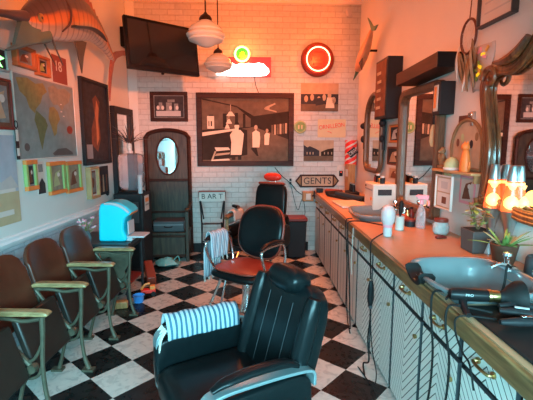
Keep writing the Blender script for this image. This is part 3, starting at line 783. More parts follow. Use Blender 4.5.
# ------------------------------------------------------------------ mounted marlin on the left wall
l, rz = wl('left', 3.6, 2.2, 0); t = thing('mounted_marlin', 'huge mounted marlin with orange lit flank spanning the upper left wall', 'fish', l, rz)
cl = [(2.93, 2.475, .045, .04), (2.99, 2.49, .085, .06), (3.12, 2.53, .145, .085), (3.28, 2.60, .19, .105), (3.46, 2.66, .212, .115), (3.65, 2.71, .208, .115), (3.82, 2.735, .19, .105), (3.98, 2.735, .155, .09), (4.12, 2.705, .125, .075), (4.26, 2.65, .09, .055), (4.38, 2.59, .06, .04), (4.47, 2.54, .04, .03), (4.53, 2.51, .035, .02)]
NR = 24
vs = []; cen = []
for i, (a, z, h, w_) in enumerate(cl):
    p0 = cl[max(0, i - 1)]; p1 = cl[min(len(cl) - 1, i + 1)]
    tx, tz = p1[0] - p0[0], p1[1] - p0[1]; L = math.hypot(tx, tz); nx, nz = -tz / L, tx / L
    cy = -.25 + .0 * i
    for k in range(NR):
        an = 2 * PI * k / NR; c_, s_ = math.cos(an), math.sin(an)
        vs.append((a - 3.6 + nx * s_ * h, cy + c_ * w_, z - 2.2 + nz * s_ * h))
fs = []; uv = []
for i in range(len(cl) - 1):
    for k in range(NR):
        k2 = (k + 1) % NR
        fs.append((i * NR + k, i * NR + k2, (i + 1) * NR + k2, (i + 1) * NR + k))
        q = lambda ii, kk_: (ii / (len(cl) - 1), .5 + .5 * math.sin(2 * PI * kk_ / NR))
        uv.append([q(i, k), q(i, k2), q(i + 1, k2), q(i + 1, k)])
fs += [tuple(range(NR - 1, -1, -1)), tuple((len(cl) - 1) * NR + k for k in range(NR))]; uv += [[(0, .7)] * NR, [(1, .3)] * NR]
b = MB(); b.add(vs, fs, 'marlin_skin', uv=uv); b.build('body', t, sub=1, ang=180)
ML = lambda a, z, y=-.25: (a - 3.6, y, z - 2.2)
b = MB(); b.tube([ML(3.05, 2.52), ML(2.95, 2.495), ML(2.75, 2.455), ML(2.45, 2.39), ML(2.15, 2.32)], [.065, .045, .026, .016, .006], 'marlin_back', n=12, smooth=4); b.build('bill', t)
b = MB(); b.tube([ML(3.17, 2.43), ML(3.02, 2.36), ML(2.88, 2.29), ML(2.72, 2.215)], [.075, .045, .028, .008], 'marlin_jaw', n=12, smooth=4, flat=.9)
b.add([ML(3.08, 2.50, -.30), ML(2.90, 2.47, -.27), ML(2.80, 2.27, -.26), ML(3.04, 2.34, -.30), ML(3.08, 2.50, -.20), ML(2.90, 2.47, -.23), ML(2.80, 2.27, -.24), ML(3.04, 2.34, -.20)], [(0, 1, 2, 3), (7, 6, 5, 4), (1, 5, 6, 2), (0, 3, 7, 4)], 'marlin_jaw'); b.build('lower_jaw', t)
b = MB(); b.ell(ML(3.04, 2.515, -.318), (.022, .014, .022), 'charcoal'); b.lathe([(.020, 0), (.032, 0), (.030, .01), (.020, .012)], ML(3.04, 2.515, -.318), 'brass', rot=rx, n=18); b.build('eye', t)
b = MB(); b.tube([ML(3.36, 2.81, -.30), ML(3.40, 2.70, -.362), ML(3.385, 2.58, -.365), ML(3.31, 2.49, -.335)], [.006, .010, .010, .006], 'marlin_back', n=6, smooth=5); b.build('gill_edge', t)


def fin(name, pts, y0, m, th=.012, mt=None):
    b = MB(); b.prism([(a - 3.6, z - 2.2) for a, z in pts], y0 - th / 2, y0 + th / 2, m, mt); return b.build(name, t, bevel=.003)


sail = [(3.18, 2.70), (3.14, 3.02), (3.26, 3.10), (3.42, 3.06), (3.60, 3.08), (3.82, 3.04)]
for i in range(8):
    a = 3.90 + i * .065; zb = 2.885 - i * .032; sail += [(a + .02, zb + .17 - .014 * i), (a + .05, zb + .10 - .008 * i)]
sail += [(4.42, 2.62), (4.26, 2.70), (4.0, 2.82), (3.65, 2.86), (3.35, 2.78)]
fin('dorsal_fin', sail, -.25, 'marlin_sail')
fin('tail_fin', [(4.47, 2.55), (4.60, 2.62), (4.82, 2.68), (5.0, 2.71), (5.12, 2.79), (5.10, 2.71), (4.98, 2.65), (4.80, 2.62), (4.62, 2.55), (4.53, 2.48), (4.46, 2.34), (4.41, 2.2), (4.37, 2.05), (4.375, 2.22), (4.41, 2.38), (4.46, 2.50)], -.25, 'marlin_sail', .02)
fin('anal_fin', [(3.66, 2.53), (3.70, 2.42), (3.77, 2.24), (3.82, 2.40), (3.90, 2.55)], -.25, 'marlin_fin')
fin('pelvic_fin', [(3.18, 2.44), (3.23, 2.36), (3.35, 2.23), (3.24, 2.37), (3.20, 2.45)], -.30, 'marlin_fin')
fin('pelvic_fin', [(3.22, 2.44), (3.28, 2.37), (3.42, 2.24), (3.29, 2.38), (3.24, 2.45)], -.20, 'marlin_fin')
b = MB(); b.tube([ML(3.42, 2.56, -.365), ML(3.62, 2.60, -.42), ML(3.80, 2.60, -.43), ML(3.97, 2.57, -.42)], [.045, .042, .028, .006], 'marlin_fin', n=10, smooth=5, flat=.22); b.build('pectoral_fin', t)
b = MB(); b.tube([ML(3.5, 2.72, -.16), ML(3.5, 2.72, -.005)], .03, 'black_satin'); b.build('wall_mount', t)

# ------------------------------------------------------------------ folding theatre seats
def theatre_seat(x_first=True, extra=False):
    """faces -y; local x = 0 is the far standard"""
    t = thing('theatre_seat', '', 'theatre seat', (0, 0, 0), R(90), 'row of folding theatre seats')
    W = .455
    # curved plywood back, leaning
    rings = []; n = 9; m_ = 9
    outer = []; vs = []; fs = []
    for j in range(m_):
        v = j / (m_ - 1)
        for i in range(n):
            u = i / (n - 1) * 2 - 1
            half = .212 if v < .75 else .212 * math.sqrt(max(0, 1 - ((v - .75) / .29) ** 4 * .35))
            top = .455 * v + (.012 * (1 - u * u) if v > .9 else 0)
            if v > .84: top -= .045 * (abs(u) ** 5)
            y = .30 + .16 * v * .75 + .035 * (1 - u * u) - .01
            vs.append((-W / 2 + u * half, y, .42 + top))
    for j in range(m_ - 1):
        for i in range(n - 1): fs.append((j * n + i, j * n + i + 1, (j + 1) * n + i + 1, (j + 1) * n + i))
    b = MB(); b.add(vs, fs, 'seat_leather'); b.build('backrest', t, solid=.028, bevel=.006, ang=60)
    # folded-up seat pan
    b = MB(); b.box((-W / 2, .155, .405), (.40, .045, .34), 'seat_underside', rot=(R(-16), 0, 0)); b.build('seat', t, bevel=.012)

    def standard(x):
        b = MB()
        b.tube([(x, .01, .615), (x, .015, .5), (x, .03, .3), (x, .02, .12), (x, -.01, .015)], [.017, .014, .013, .013, .018], 'cast_iron', smooth=5, n=8)
        b.tube([(x, .33, .60), (x, .26, .50), (x, .16, .38), (x, .09, .30)], [.012, .014, .016, .016], 'cast_iron', smooth=5)
        b.tube([(x, .09, .30), (x, .15, .20), (x, .18, .10), (x, .205, .012)], [.016, .012, .012, .017], 'cast_iron', smooth=5)
        b.tube([(x, .03, .32), (x, .06, .25), (x, .11, .23), (x, .16, .25)], .010, 'cast_iron', smooth=5)
        b.tube([(x, .02, .45), (x, .07, .36), (x, .12, .33)], .010, 'cast_iron', smooth=5)
        b.tube([(x, .02, .60), (x, .12, .585), (x, .22, .60), (x, .33, .60)], .012, 'cast_iron', smooth=4)
        b.tube([(x, .31, .60), (x, .33, .45), (x, .42, .78)], .010, 'cast_iron', smooth=5)
        b.box((x, -.005, .008), (.05, .08, .016), 'cast_iron'); b.box((x, .215, .008), (.05, .08, .016), 'cast_iron')
        st = b.build('standard', t)
        b = MB(); b.lathe([(.001, -.022), (.026, -.022), (.03, 0), (.026, .022), (.001, .022)], (x, .09, .295), 'cast_iron', n=14, rot=Matrix.Rotation(R(90), 3, 'Y')); b.build('pivot_cap', st)
        b = MB(); b.prism([(-.035, .0), (.0, .0), (.30, .0), (.34, -.004), (.34, .022), (.30, .032), (.02, .030), (-.02, .026), (-.04, .014)], x - .030, x + .030, 'arm_wood', Matrix(((0, 1, 0), (1, 0, 0), (0, 0, 1))))
        b.build('armrest', t, bevel=.009, loc=(0, 0, .622))
    standard(0)
    if extra: standard(-W)
    return t


seat0 = theatre_seat()
sx_ = -1.245
seats = [seat0, copy_tree(seat0), copy_tree(seat0), copy_tree(seat0)]
for o, y, lb in zip(seats, (3.50, 3.04, 2.58, 2.12), ('dark leather theatre seat nearest the turquoise machine', 'dark leather theatre seat, second from the turquoise machine', 'dark leather theatre seat, third from the turquoise machine', 'dark theatre seat cut off at the left edge, nearest of the row')):
    o.location = (sx_ - .08, y, 0); o['label'] = lb
# end panel of the row
b = MB()
b.prism([(-.02, .60), (.30, .60), (.27, .50), (.22, .46), (.20, .36), (.26, .28), (.22, .22), (.10, .24), (.04, .30), (.07, .42), (.02, .50)], .012, .024, 'cast_iron', Matrix(((0, 1, 0), (1, 0, 0), (0, 0, 1))))
b.build('end_panel', seats[0], bevel=.003)
# blue jacket edge on the nearest seat
b = MB(); vs = []; fs = []
for j in range(9):
    for i in range(7):
        vs.append((-1.62 + .032 * i + .015 * math.sin(j * 1.3), 2.02 - .03 * i * 0 + .012 * math.sin(i * 2 + j), .74 - .026 * j + (.02 * math.sin(i * 1.7))))
for j in range(8):
    for i in range(6): fs.append((j * 7 + i, j * 7 + i + 1, (j + 1) * 7 + i + 1, (j + 1) * 7 + i))
b.add(vs, fs, 'towel_stripe_fine', uv=[[(i_ / 7, 0)] * 4 for i_ in range(48)])
tag(b.build('jacket', sub=1, solid=.012, loc=(-.06, -.10, -.02)), 'blue striped cloth hanging over the seat at the left edge', 'cloth')

# ------------------------------------------------------------------ side table, turquoise machine, flowers
t = thing('side_table', 'black topped small table between theatre seats and water cooler', 'table', (-1.70, 3.92, 0), 0)
b = MB(); b.box((0, 0, .625), (.60, .56, .03), 'dark_green_black'); b.build('tabletop', t, bevel=.005)
b = MB(); b.box((0, 0, .58), (.52, .48, .06), 'black_satin'); b.build('apron', t)
for sx in (-1, 1):
    for sy in (-1, 1):
        b = MB(); b.tube([(sx * .25, sy * .22, .6), (sx * .25, sy * .22, .35), (sx * .25, sy * .22, .01)], [.022, .02, .013], 'black_satin', smooth=3); b.build('leg', t)
b = MB(); b.box((0, 0, .20), (.50, .46, .02), 'maroon'); b.build('shelf', t)
T0 = .641
t = thing('tabletop_machine', 'bright turquoise retro machine with white and orange band', 'machine', (-1.56, 3.86, T0), R(0))
pr = [(-.17, 0), (.10, 0), (.11, .04), (.08, .12), (.09, .22), (.17, .29), (.13, .34), (.05, .385), (-.06, .395), (-.14, .375), (-.155, .30), (-.165, .12)]
b = MB(); b.prism(pr, -.12, .12, 'turquoise'); b.build('body', t, bevel=.025, seg=3)
b = MB(); b.tube([(-.09, -.118, .375), (.0, -.125, .375), (.08, -.125, .345), (.145, -.122, .29)], [.010, .014, .014, .012], 'white_plastic', smooth=5, n=8)
b.build('white_band', t); b = MB(); b.tube([(-.09, .118, .375), (.0, .12, .375), (.08, .12, .345), (.145, .12, .29)], [.010, .014, .014, .012], 'white_plastic', smooth=5, n=8); b.build('white_band', t)
b = MB(); b.box((.135, 0, .285), (.05, .20, .03), 'orange', rot=(0, R(35), 0)); b.build('orange_lip', t, bevel=.008)
b = MB(); b.box((.115, 0, .13), (.012, .16, .13), 'white_plastic'); b.build('front_panel', t, bevel=.004)
b = MB(); b.box((.19, 0, .045), (.17, .20, .018), 'white_plastic'); b.box((.12, 0, .02), (.06, .16, .04), 'white_plastic'); b.build('drip_tray', t, bevel=.006)
t = thing('flower_vase', 'small vase of pink flowers beside the turquoise machine', 'flowers', (-1.83, 3.72, T0), 0)
b = MB(); b.lathe([(.001, 0), (.035, 0), (.045, .05), (.030, .10), (.035, .12)], (0, 0, 0), 'white_ceramic', n=18); b.build('vase', t)
b = MB(); bf = MB(); random.seed(3)
for i in range(11):
    a = random.uniform(0, 6.28); r_ = random.uniform(.02, .10); h = random.uniform(.14, .24)
    b.tube([(0, 0, .09), (r_ * .4 * math.cos(a), r_ * .4 * math.sin(a), h * .7), (r_ * math.cos(a), r_ * math.sin(a), h)], .003, 'leaf_green', n=5)
    for k in range(4): bf.ell((r_ * math.cos(a) + random.uniform(-.014, .014), r_ * math.sin(a) + random.uniform(-.014, .014), h + random.uniform(-.01, .012)), (.012, .012, .010), 'pink' if k else 'off_white', n=8, k=5)
b.build('stem', t); bf.build('blossom', t)

# ------------------------------------------------------------------ water cooler
t = thing('water_cooler', 'black floor standing water cooler by the left wall', 'water cooler', (-1.79, 4.89, 0), 0)
b = MB(); b.box((0, 0, .50), (.36, .34, .98), 'black_satin'); b.build('cabinet', t, bevel=.02, seg=3)
b = MB(); b.box((-.02, -.173, .28), (.28, .008, .46), 'black_plastic'); b.build('front_panel', t, bevel=.004)
b = MB(); b.box((0, -.175, .76), (.26, .012, .26), 'charcoal'); b.build('dispensing_recess', t, bevel=.004)
b = MB()
for x in (-.05, .05): b.tube([(x, -.17, .85), (x, -.205, .85), (x, -.21, .81)], .010, 'black_plastic')
b.build('tap', t)
b = MB(); b.box((.183, -.02, .86), (.003, .16, .19), 'paper'); b.build('notice', t)
b = MB(); b.box((.186, -.02, .90), (.002, .12, .05), 'orange'); b.box((.186, -.02, .84), (.002, .12, .02), 'grey'); b.build('notice_mark', t)
b = MB(); b.lathe([(.001, .985), (.155, .985), (.160, 1.0), (.14, 1.012), (.001, 1.012)], (0, 0, 0), 'black_plastic', n=30); b.build('bottle_collar', t)
t = thing('water_bottle', 'large clear blue water bottle on top of the water cooler', 'bottle', (-1.79, 4.89, 1.013), 0)
b = MB(); pf = [(.001, 0), (.06, 0), (.12, .02), (.152, .06), (.155, .10), (.149, .11), (.155, .12), (.155, .22), (.149, .23), (.155, .24), (.155, .33), (.149, .34), (.155, .35), (.155, .41), (.145, .44), (.10, .458), (.04, .464), (.001, .464)]
b.lathe(pf, (0, 0, 0), 'bottle_blue', n=32, cap=False); b.build('shell', t)
b = MB(); b.lathe([(.001, .464), (.03, .464), (.032, .49), (.001, .492)], (0, 0, 0), 'white_plastic', n=20); b.build('cap', t)
t = thing('air_plant', 'spiky dark plant in a small glass standing on the water bottle', 'plant', (-1.80, 4.89, 1.506), 0)
b = MB(); b.lathe([(.001, 0), (.03, 0), (.032, .04), (.028, .09), (.030, .10)], (0, 0, 0), 'jar_glass', n=18, cap=False); b.build('glass', t)
b = MB(); random.seed(8)
for i in range(20):
    a = 2 * PI * i / 20 + random.uniform(-.2, .2); e = random.uniform(.1, 1.2); L = random.uniform(.22, .38)
    d = Vector((math.cos(a) * math.cos(e), math.sin(a) * math.cos(e), math.sin(e)))
    b.tube([(0, 0, .08), tuple(Vector((0, 0, .11)) + d * L * .5), tuple(Vector((0, 0, .11)) + d * L + Vector((0, 0, .02 - L * .18)))], [.008, .006, .001], 'charcoal' if i % 3 else 'terracotta_brown', n=5, smooth=4, flat=.5)
b.build('leaf_rosette', t)
t = thing('paper_cup_stack', 'tall stack of white paper cups beside the water bottle', 'cups', (-1.640, 4.75, .992), 0)
b = MB()
pf = [(.001, 0)]
for i in range(9): pf += [(.024, i * .025), (.030, i * .025 + .023), (.027, i * .025 + .024)]
b.lathe(pf, (0, 0, 0), 'white_plastic', n=20); b.build('cup', t)

# ------------------------------------------------------------------ antique hall chair with oval mirror
l, rz = wl('back', .53, 0, 0); t = thing('hall_chair', 'tall dark wooden hall bench with oval mirror in its arched back', 'hall bench', l, rz)
arch = [(-.31, .0), (.31, 0), (.31, 1.66)] + [(.31 - .62 * i / 12, 1.665 + .115 * math.sin(PI * i / 12) ** .42) for i in range(1, 12)] + [(-.31, 1.66)]
b = MB(); b.prism([(x * .94, z * .985 + .01) for x, z in arch], -.055, -.085, 'throne_wood'); b.build('back_panel', t)
b = MB(); b.tube([(x, -.085, z) for x, z in arch[2:]], .028, 'dark_wood', n=8)
b.tube([(-.30, -.085, .02), (-.30, -.085, 1.67)], .028, 'dark_wood'); b.tube([(.30, -.085, .02), (.30, -.085, 1.67)], .028, 'dark_wood'); b.build('back_frame', t)
ov = [2 * PI * i / 36 for i in range(36)]
b = MB(); b.tube([(.0 + .155 * math.cos(a), -.098, 1.42 + .262 * math.sin(a)) for a in ov], .012, 'dark_wood', closed=True); fo = b.build('mirror_frame', t)
b = MB(); b.flat([(.152 * math.cos(a), 1.42 + .258 * math.sin(a)) for a in ov], -.096, 'mirror'); b.build('mirror_glass', t)
b = MB(); b.box((0, -.105, 1.08), (.56, .05, .035), 'dark_wood'); b.build('cross_rail', t, bevel=.006); b = MB(); b.box((0, -.10, .62), (.56, .03, .03), 'dark_wood'); b.build('cross_rail', t, bevel=.006)
b = MB(); b.box((0, -.27, .385), (.62, .42, .035), 'throne_wood'); b.build('seat', t, bevel=.008)
b = MB(); b.box((0, -.46, .215), (.54, .03, .31), 'throne_wood'); b.box((0, -.47, .35), (.54, .03, .03), 'dark_wood'); b.box((0, -.47, .08), (.54, .03, .035), 'dark_wood'); b.build('front_panel', t, bevel=.004)
for sx in (-1, 1):
    b = MB(); b.box((sx * .29, -.27, .215), (.025, .40, .31), 'throne_wood'); b.build('side_panel', t)
    b = MB(); b.box((sx * .305, -.47, .345), (.045, .045, .69), 'throne_wood'); b.build('front_post', t, bevel=.006)
    b = MB(); b.tube([(sx * .305, -.08, .76), (sx * .31, -.22, .73), (sx * .315, -.38, .705), (sx * .315, -.50, .73), (sx * .315, -.55, .715)], [.024, .028, .026, .034, .02], 'throne_wood', smooth=5, flat=.55); b.build('armrest', t)
l, rz = wl('back', .58, .404, .30); t = thing('black_case', 'black case lying on the seat of the hall bench', 'case', l, rz)
b = MB(); b.box((0, 0, .075), (.42, .30, .15), 'charcoal'); b.build('body', t, bevel=.015)
b = MB(); b.box((0, -.152, .10), (.40, .006, .008), 'grey'); b.build('seam', t)
b = MB(); b.tube([(-.05, -.15, .085), (-.04, -.175, .07), (.04, -.175, .07), (.05, -.15, .085)], .006, 'black_plastic', smooth=3); b.build('handle', t)

# floor things
b = MB(); random.seed(5); vs = []; n = 12
for j in range(6):
    for i in range(n):
        a = 2 * PI * i / n; r_ = [.001, .12, .15, .12, .06, .001][j]; h = [.001, .001, .03, .06, .085, .09][j]
        vs.append((r_ * 1.1 * math.cos(a) * (1 + random.uniform(-.18, .18)), r_ * .8 * math.sin(a) * (1 + random.uniform(-.18, .18)), h * (1 + random.uniform(-.3, .3)) + .004))
b.add(vs, [(j * n + i, j * n + (i + 1) % n, (j + 1) * n + (i + 1) % n, (j + 1) * n + i) for j in range(5) for i in range(n)], 'teal_bag')
b.tube([(.08, 0, .06), (.14, .02, .12), (.16, .03, .05)], .008, 'teal_bag', n=5, smooth=4)
o = tag(b.build('plastic_bag'), 'crumpled pale teal bag on the floor before the hall bench', 'bag'); o.location = (-1.42, 5.02, 0)
t = thing('brown_box', 'reddish brown box tilted on the floor by the water cooler', 'box', (-1.46, 4.42, 0), R(25))
b = MB(); b.box((0, 0, .10), (.10, .34, .12), 'red_brown_vinyl', rot=(R(20), 0, 0)); b.build('body', t, bevel=.01)
t = thing('toy_truck', 'red and orange toy on the floor beside the table', 'toy', (-1.34, 3.98, 0), R(20))
b = MB(); b.box((0, 0, .05), (.15, .07, .04), 'bright_red'); b.box((.045, 0, .085), (.055, .06, .045), 'orange'); b.build('body', t, bevel=.008)
b = MB(); b.tube([(-.07, 0, .07), (-.03, 0, .12), (.02, 0, .13)], .012, 'orange', smooth=3); b.build('boom', t)
for sx in (-.05, .05):
    for sy in (-1, 1):
        b = MB(); b.lathe([(.001, -.01), (.024, -.01), (.024, .01), (.001, .01)], (sx, sy * .036, .0245), 'black_rubber', rot=rx, n=14); b.build('wheel', t)
t = thing('blue_tub', 'small blue tub on the floor beside the red toy', 'tub', (-1.38, 3.80, 0), 0)
b = MB(); b.lathe([(.001, .002), (.045, .002), (.055, .07), (.06, .075), (.052, .078), (.044, .01), (.001, .01)], (0, 0, 0), 'blue', n=20, cap=False); b.build('wall', t)
t = thing('wooden_block', 'small tan wooden block on the floor under the side table', 'block', (-1.50, 3.66, 0), R(15))
b = MB(); b.box((0, 0, .035), (.12, .08, .07), 'box_wood'); b.build('body', t, bevel=.01)

# tall folding director's chair
t = thing('directors_chair', 'tall black folding frame with graphic fabric back against the brick wall', 'folding chair', (-.87, 5.38, 0), R(4))
b = MB()
for sx in (-1, 1):
    b.tube([(sx * .18, .06, .93), (sx * .15, .03, .5), (sx * -.12 + sx * .26, -.12, .012)], .011, 'black_satin', smooth=3)
    b.tube([(sx * .13, -.10, .52), (sx * .15, .02, .3), (sx * .17, .14, .012)], .011, 'black_satin', smooth=3)
    b.tube([(sx * .18, .06, .93), (sx * .12, .02, .55)], .009, 'black_satin')
b.build('frame', t)
b = MB(); b.tube([(-.14, -.115, .14), (.14, -.115, .14)], .009, 'black_satin'); b.tube([(-.15, .03, .48), (.15, .03, .48)], .009, 'black_satin'); b.tube([(-.14, -.06, .25), (.14, -.06, .25)], .009, 'black_satin'); b.build('crossbar', t)
b = MB(); b.box((0, .045, .865), (.36, .012, .13), 'paper'); b.box((0, .055, .935), (.37, .05, .02), 'red_brown_vinyl'); b.build('fabric_back', t, bevel=.004)
text('lettering', t, 'B AR T', .10, (0, .036, .865), (R(90), 0, 0), 'photo_dark')
# bin
t = thing('waste_bin', 'black square waste bin against the back wall', 'bin', (.30, 5.52, 0), R(4))
b = MB(); b.box((0, 0, .26), (.24, .24, .52), 'black_satin', taper=1.12); b.build('body', t, bevel=.012)
b = MB(); b.box((0, 0, .545), (.29, .29, .045), 'maroon'); b.box((0, 0, .53), (.285, .285, .03), 'black_plastic'); b.build('lid', t, bevel=.01)
b = MB(); b.tube([(.12, 5.66, .02), (.16, 5.60, .012), (.24, 5.62, .012), (.28, 5.58, .04), (.32, 5.62, .012), (.40, 5.60, .012), (.44, 5.66, .05)], .006, 'mid_grey', n=5, smooth=5)
tag(b.build('floor_cable'), 'grey cable coiled on the floor beside the black bin', 'cable')


# ------------------------------------------------------------------ towels
def towel_strip(path, width_vec, m='towel_stripe', fringe=True, waves=.006, name='towel', label='', seed=1, stripes_along=True, nw=12):
    """a cloth running along path (folded over an arm), width given by a vector at each point"""
    P_ = catmull(path, 6); N = len(P_); vs = []; fs = []; uv = []
    rnd = random.Random(seed)
    for i, p in enumerate(P_):
        for k in range(nw + 1):
            f = k / nw - .5
            q = p + Vector(width_vec) * f
            nrm = (P_[min(i + 1, N - 1)] - P_[max(0, i - 1)]).cross(Vector(width_vec)).normalized()
            q = q + nrm * (waves * math.sin(k * 1.9 + i * .35 + seed) + .35 * waves * math.sin(k * 4.1 - i * .5))
            vs.append(tuple(q))
    for i in range(N - 1):
        for k in range(nw):
            a = i * (nw + 1) + k
            fs.append((a, a + 1, a + nw + 2, a + nw + 1))
            if stripes_along: c = lambda kk_, ii: (kk_ / nw, ii / N)
            else: c = lambda kk_, ii: (ii / N, kk_ / nw)
            uv.append([c(k, i), c(k + 1, i), c(k + 1, i + 1), c(k, i + 1)])
    b = MB(); b.add(vs, fs, m, uv=uv); o = b.build(name, None, solid=.008, ang=180)
    if fringe:
        bf = MB()
        for end in (0, N - 1):
            for k in range(0, nw + 1):
                p = Vector(vs[end * (nw + 1) + k]); bf.tube([p, p + Vector((rnd.uniform(-.012, .012), rnd.uniform(-.012, .012), -.028 - rnd.uniform(0, .014)))], .0028, 'off_white', n=5)
        bf.build('fringe', o)['kind'] = 'stuff'
    return tag(o, label, 'towel')


# ------------------------------------------------------------------ barber chairs
def base_disc(t, h, r=.30):
    b = MB(); b.lathe([(.001, .001), (r, .001), (r + .005, .015), (r - .03, .03), (.10, .06), (.05, .09), (.042, .11), (.042, h), (.001, h)], (0, 0, 0), 'chrome', n=36); b.build('pedestal', t)
    b = MB(); b.tube([(.05, .05, h - .06), (.20, .16, h - .08), (.28, .18, h - .05)], .010, 'chrome', smooth=3); b.ell((.30, .185, h - .045), (.03, .014, .014), 'black_rubber'); b.build('pump_lever', t)


def cushion(b, c, d, m, rot=None, n=20, pw=.28):
    """superellipsoid pillow"""
    K = 12; vs = []
    sp = lambda v, e: math.copysign(abs(v) ** e, v)
    for j in range(K + 1):
        ph = -PI / 2 + PI * j / K
        for i in range(n):
            th = 2 * PI * i / n
            v = Vector((d[0] / 2 * sp(math.cos(ph), pw * 1.6) * sp(math.cos(th), pw), d[1] / 2 * sp(math.cos(ph), pw * 1.6) * sp(math.sin(th), pw), d[2] / 2 * sp(math.sin(ph), pw * 2)))
            if rot is not None: v = rot @ v
            vs.append(v + Vector(c))
    fs = [(j * n + i, j * n + (i + 1) % n, (j + 1) * n + (i + 1) % n, (j + 1) * n + i) for j in range(K) for i in range(n)]
    return b.add(vs, fs, m)


# front chair
t = thing('barber_chair', 'black leather barber chair in the foreground with headrest and steel arms', 'barber chair', (-.205, 1.755, 0), R(-58), 'barber chairs')
c1 = t
base_disc(t, .36, .30)
b = MB(); cushion(b, (0, -.04, .425), (.54, .54, .17), 'black_leather'); b.build('seat', t, ang=180)
b = MB(); b.tube([(x, -.29, .45 + .0 * x) for x in (-.2, 0, .2)], .012, 'black_leather'); b.build('seat_piping', t)
tl = Matrix.Rotation(R(-17), 3, 'X')
BC = Vector((.045, .255, .660))
b = MB(); cushion(b, BC, (.49, .12, .58), 'black_leather', tl, n=28, pw=.24)
b.build('backrest', t, ang=180)
b = MB()
for sx in (-1, 1): b.tube([BC + tl @ Vector((sx * .222, -.045, z)) for z in (-.26, -.1, .08, .20, .25)], [.035, .045, .042, .030], 'black_leather', smooth=4, n=10)
b.build('side_bolster', t)
b = MB()
for x in (-.10, 0, .10): b.tube([BC + tl @ Vector((x, -.0595, z)) for z in (-.25, -.1, .05, .19)], .0016, 'charcoal', n=5, smooth=3)
b.build('seam', t)
b = MB(); cushion(b, BC + tl @ Vector((.01, -.05, .285)), (.24, .13, .13), 'black_leather', tl, pw=.45)
b.build('headrest', t, ang=180)
b = MB()
for sx in (-.05, .05): b.tube([BC + tl @ Vector((sx, .03, .15)), BC + tl @ Vector((sx, .0, .32))], .009, 'chrome')
b.build('headrest_post', t)
for sx in (-1, 1):
    x = sx * .315
    b = MB(); cushion(b, (x * .965, -.03, .475), (.07, .52, .29), 'black_leather', pw=.2); b.build('side_panel', t, ang=180)
    pts = catmull([(x, .235, .56), (x, .225, .625), (x, .12, .645), (x, -.05, .655), (x, -.20, .655), (x, -.262, .63), (x, -.275, .56), (x, -.27, .34)], 5)
    b = MB(); vs = []; fs = []
    N = len(pts)
    for i, p in enumerate(pts):
        tn = (pts[min(i + 1, N - 1)] - pts[max(i - 1, 0)]).normalized(); nn = Vector((0, -tn.z, tn.y))
        for dx, dn in ((-.032, -.007), (.032, -.007), (.032, .007), (-.032, .007)): vs.append(p + Vector((dx, 0, 0)) + nn * dn)
    for i in range(N - 1):
        for k in range(4): fs.append((i * 4 + k, i * 4 + (k + 1) % 4, (i + 1) * 4 + (k + 1) % 4, (i + 1) * 4 + k))
    fs += [(3, 2, 1, 0), tuple((N - 1) * 4 + k for k in range(4))]
    b.add(vs, fs, 'painted_steel'); b.build('arm_frame', t, bevel=.003, ang=50)
    b = MB(); b.tube([(x, .16, .660), (x, .10, .688), (x, -.04, .700), (x, -.17, .692), (x, -.235, .672)], [.018, .029, .031, .028, .016], 'black_leather', n=14, smooth=5, flat=.62); b.build('armrest', t)
b = MB(); b.tube([(-.16, -.26, .33), (-.17, -.42, .20), (-.17, -.50, .14), (.17, -.50, .14), (.17, -.42, .20), (.16, -.26, .33)], .012, 'chrome'); b.box((0, -.50, .15), (.36, .10, .015), 'brushed_steel'); b.build('footrest', t)
# striped towel on the far arm
mw = Matrix.Translation(c1.location) @ Matrix.Rotation(c1.rotation_euler.z, 4, 'Z')


def fw_(x, y, z, mm=None): return (mm or mw) @ Vector((x, y, z))


path = [fw_(-.39, -.03, .555), fw_(-.372, -.03, .64), fw_(-.345, -.03, .705), fw_(-.31, -.03, .728), fw_(-.272, -.03, .708), fw_(-.255, -.03, .665), fw_(-.25, -.03, .615)]
o = towel_strip(path, (mw.to_3x3() @ Vector((0, .40, -.01))), label='blue and white striped towel draped over the front chair arm', seed=2, waves=.004, fringe=False)
# a tail of the towel at the arm's front end
b = MB()
for k in range(7): b.tube([fw_(-.335 + k * .012, -.232, .67), fw_(-.34 + k * .014, -.262, .63 - .01 * (k % 3)), fw_(-.345 + k * .014, -.27, .575 - .02 * (k % 2))], .0045, 'off_white', n=5, smooth=3)
f = b.build('fringe', None); f.parent = o; f['kind'] = 'stuff'

# middle chair
t = thing('barber_chair', 'round backed barber chair with red trim and chrome arms in the middle', 'barber chair', (-.255, 3.44, 0), R(-33), 'barber chairs')
base_disc(t, .36, .28)
b = MB(); cushion(b, (0, 0, .455), (.55, .52, .13), 'black_leather', pw=.5, n=32); b.build('seat_base', t, ang=180)
b = MB(); cushion(b, (0, -.01, .503), (.49, .46, .055), 'red_brown_vinyl', pw=.5, n=32); b.build('seat', t, ang=180)  # red-brown top paints in the red light reflected by black vinyl
tl = Matrix.Rotation(R(-14), 3, 'X'); BC = Vector((0, .27, .765))
ro = lambda a, r1, r2, e=.72: (r1 * math.copysign(abs(math.cos(a)) ** e, math.cos(a)), r2 * math.copysign(abs(math.sin(a)) ** e, math.sin(a)))
b = MB(); rings = []
for s_, y in ((.80, .05), (.96, .035), (1.0, .0), (.96, -.03), (.80, -.045), (.4, -.05), (.01, -.05)):
    rings.append([BC + tl @ Vector((ro(2 * PI * i / 36, .245, .245)[0] * s_, y - .10 * 0 + .12 * (ro(2 * PI * i / 36, .245, .245)[0] * s_ / .23) ** 2 * -.35, ro(2 * PI * i / 36, .245, .245)[1] * s_)) for i in range(36)])
b.loft(rings, 'black_leather'); b.build('backrest', t, ang=180)
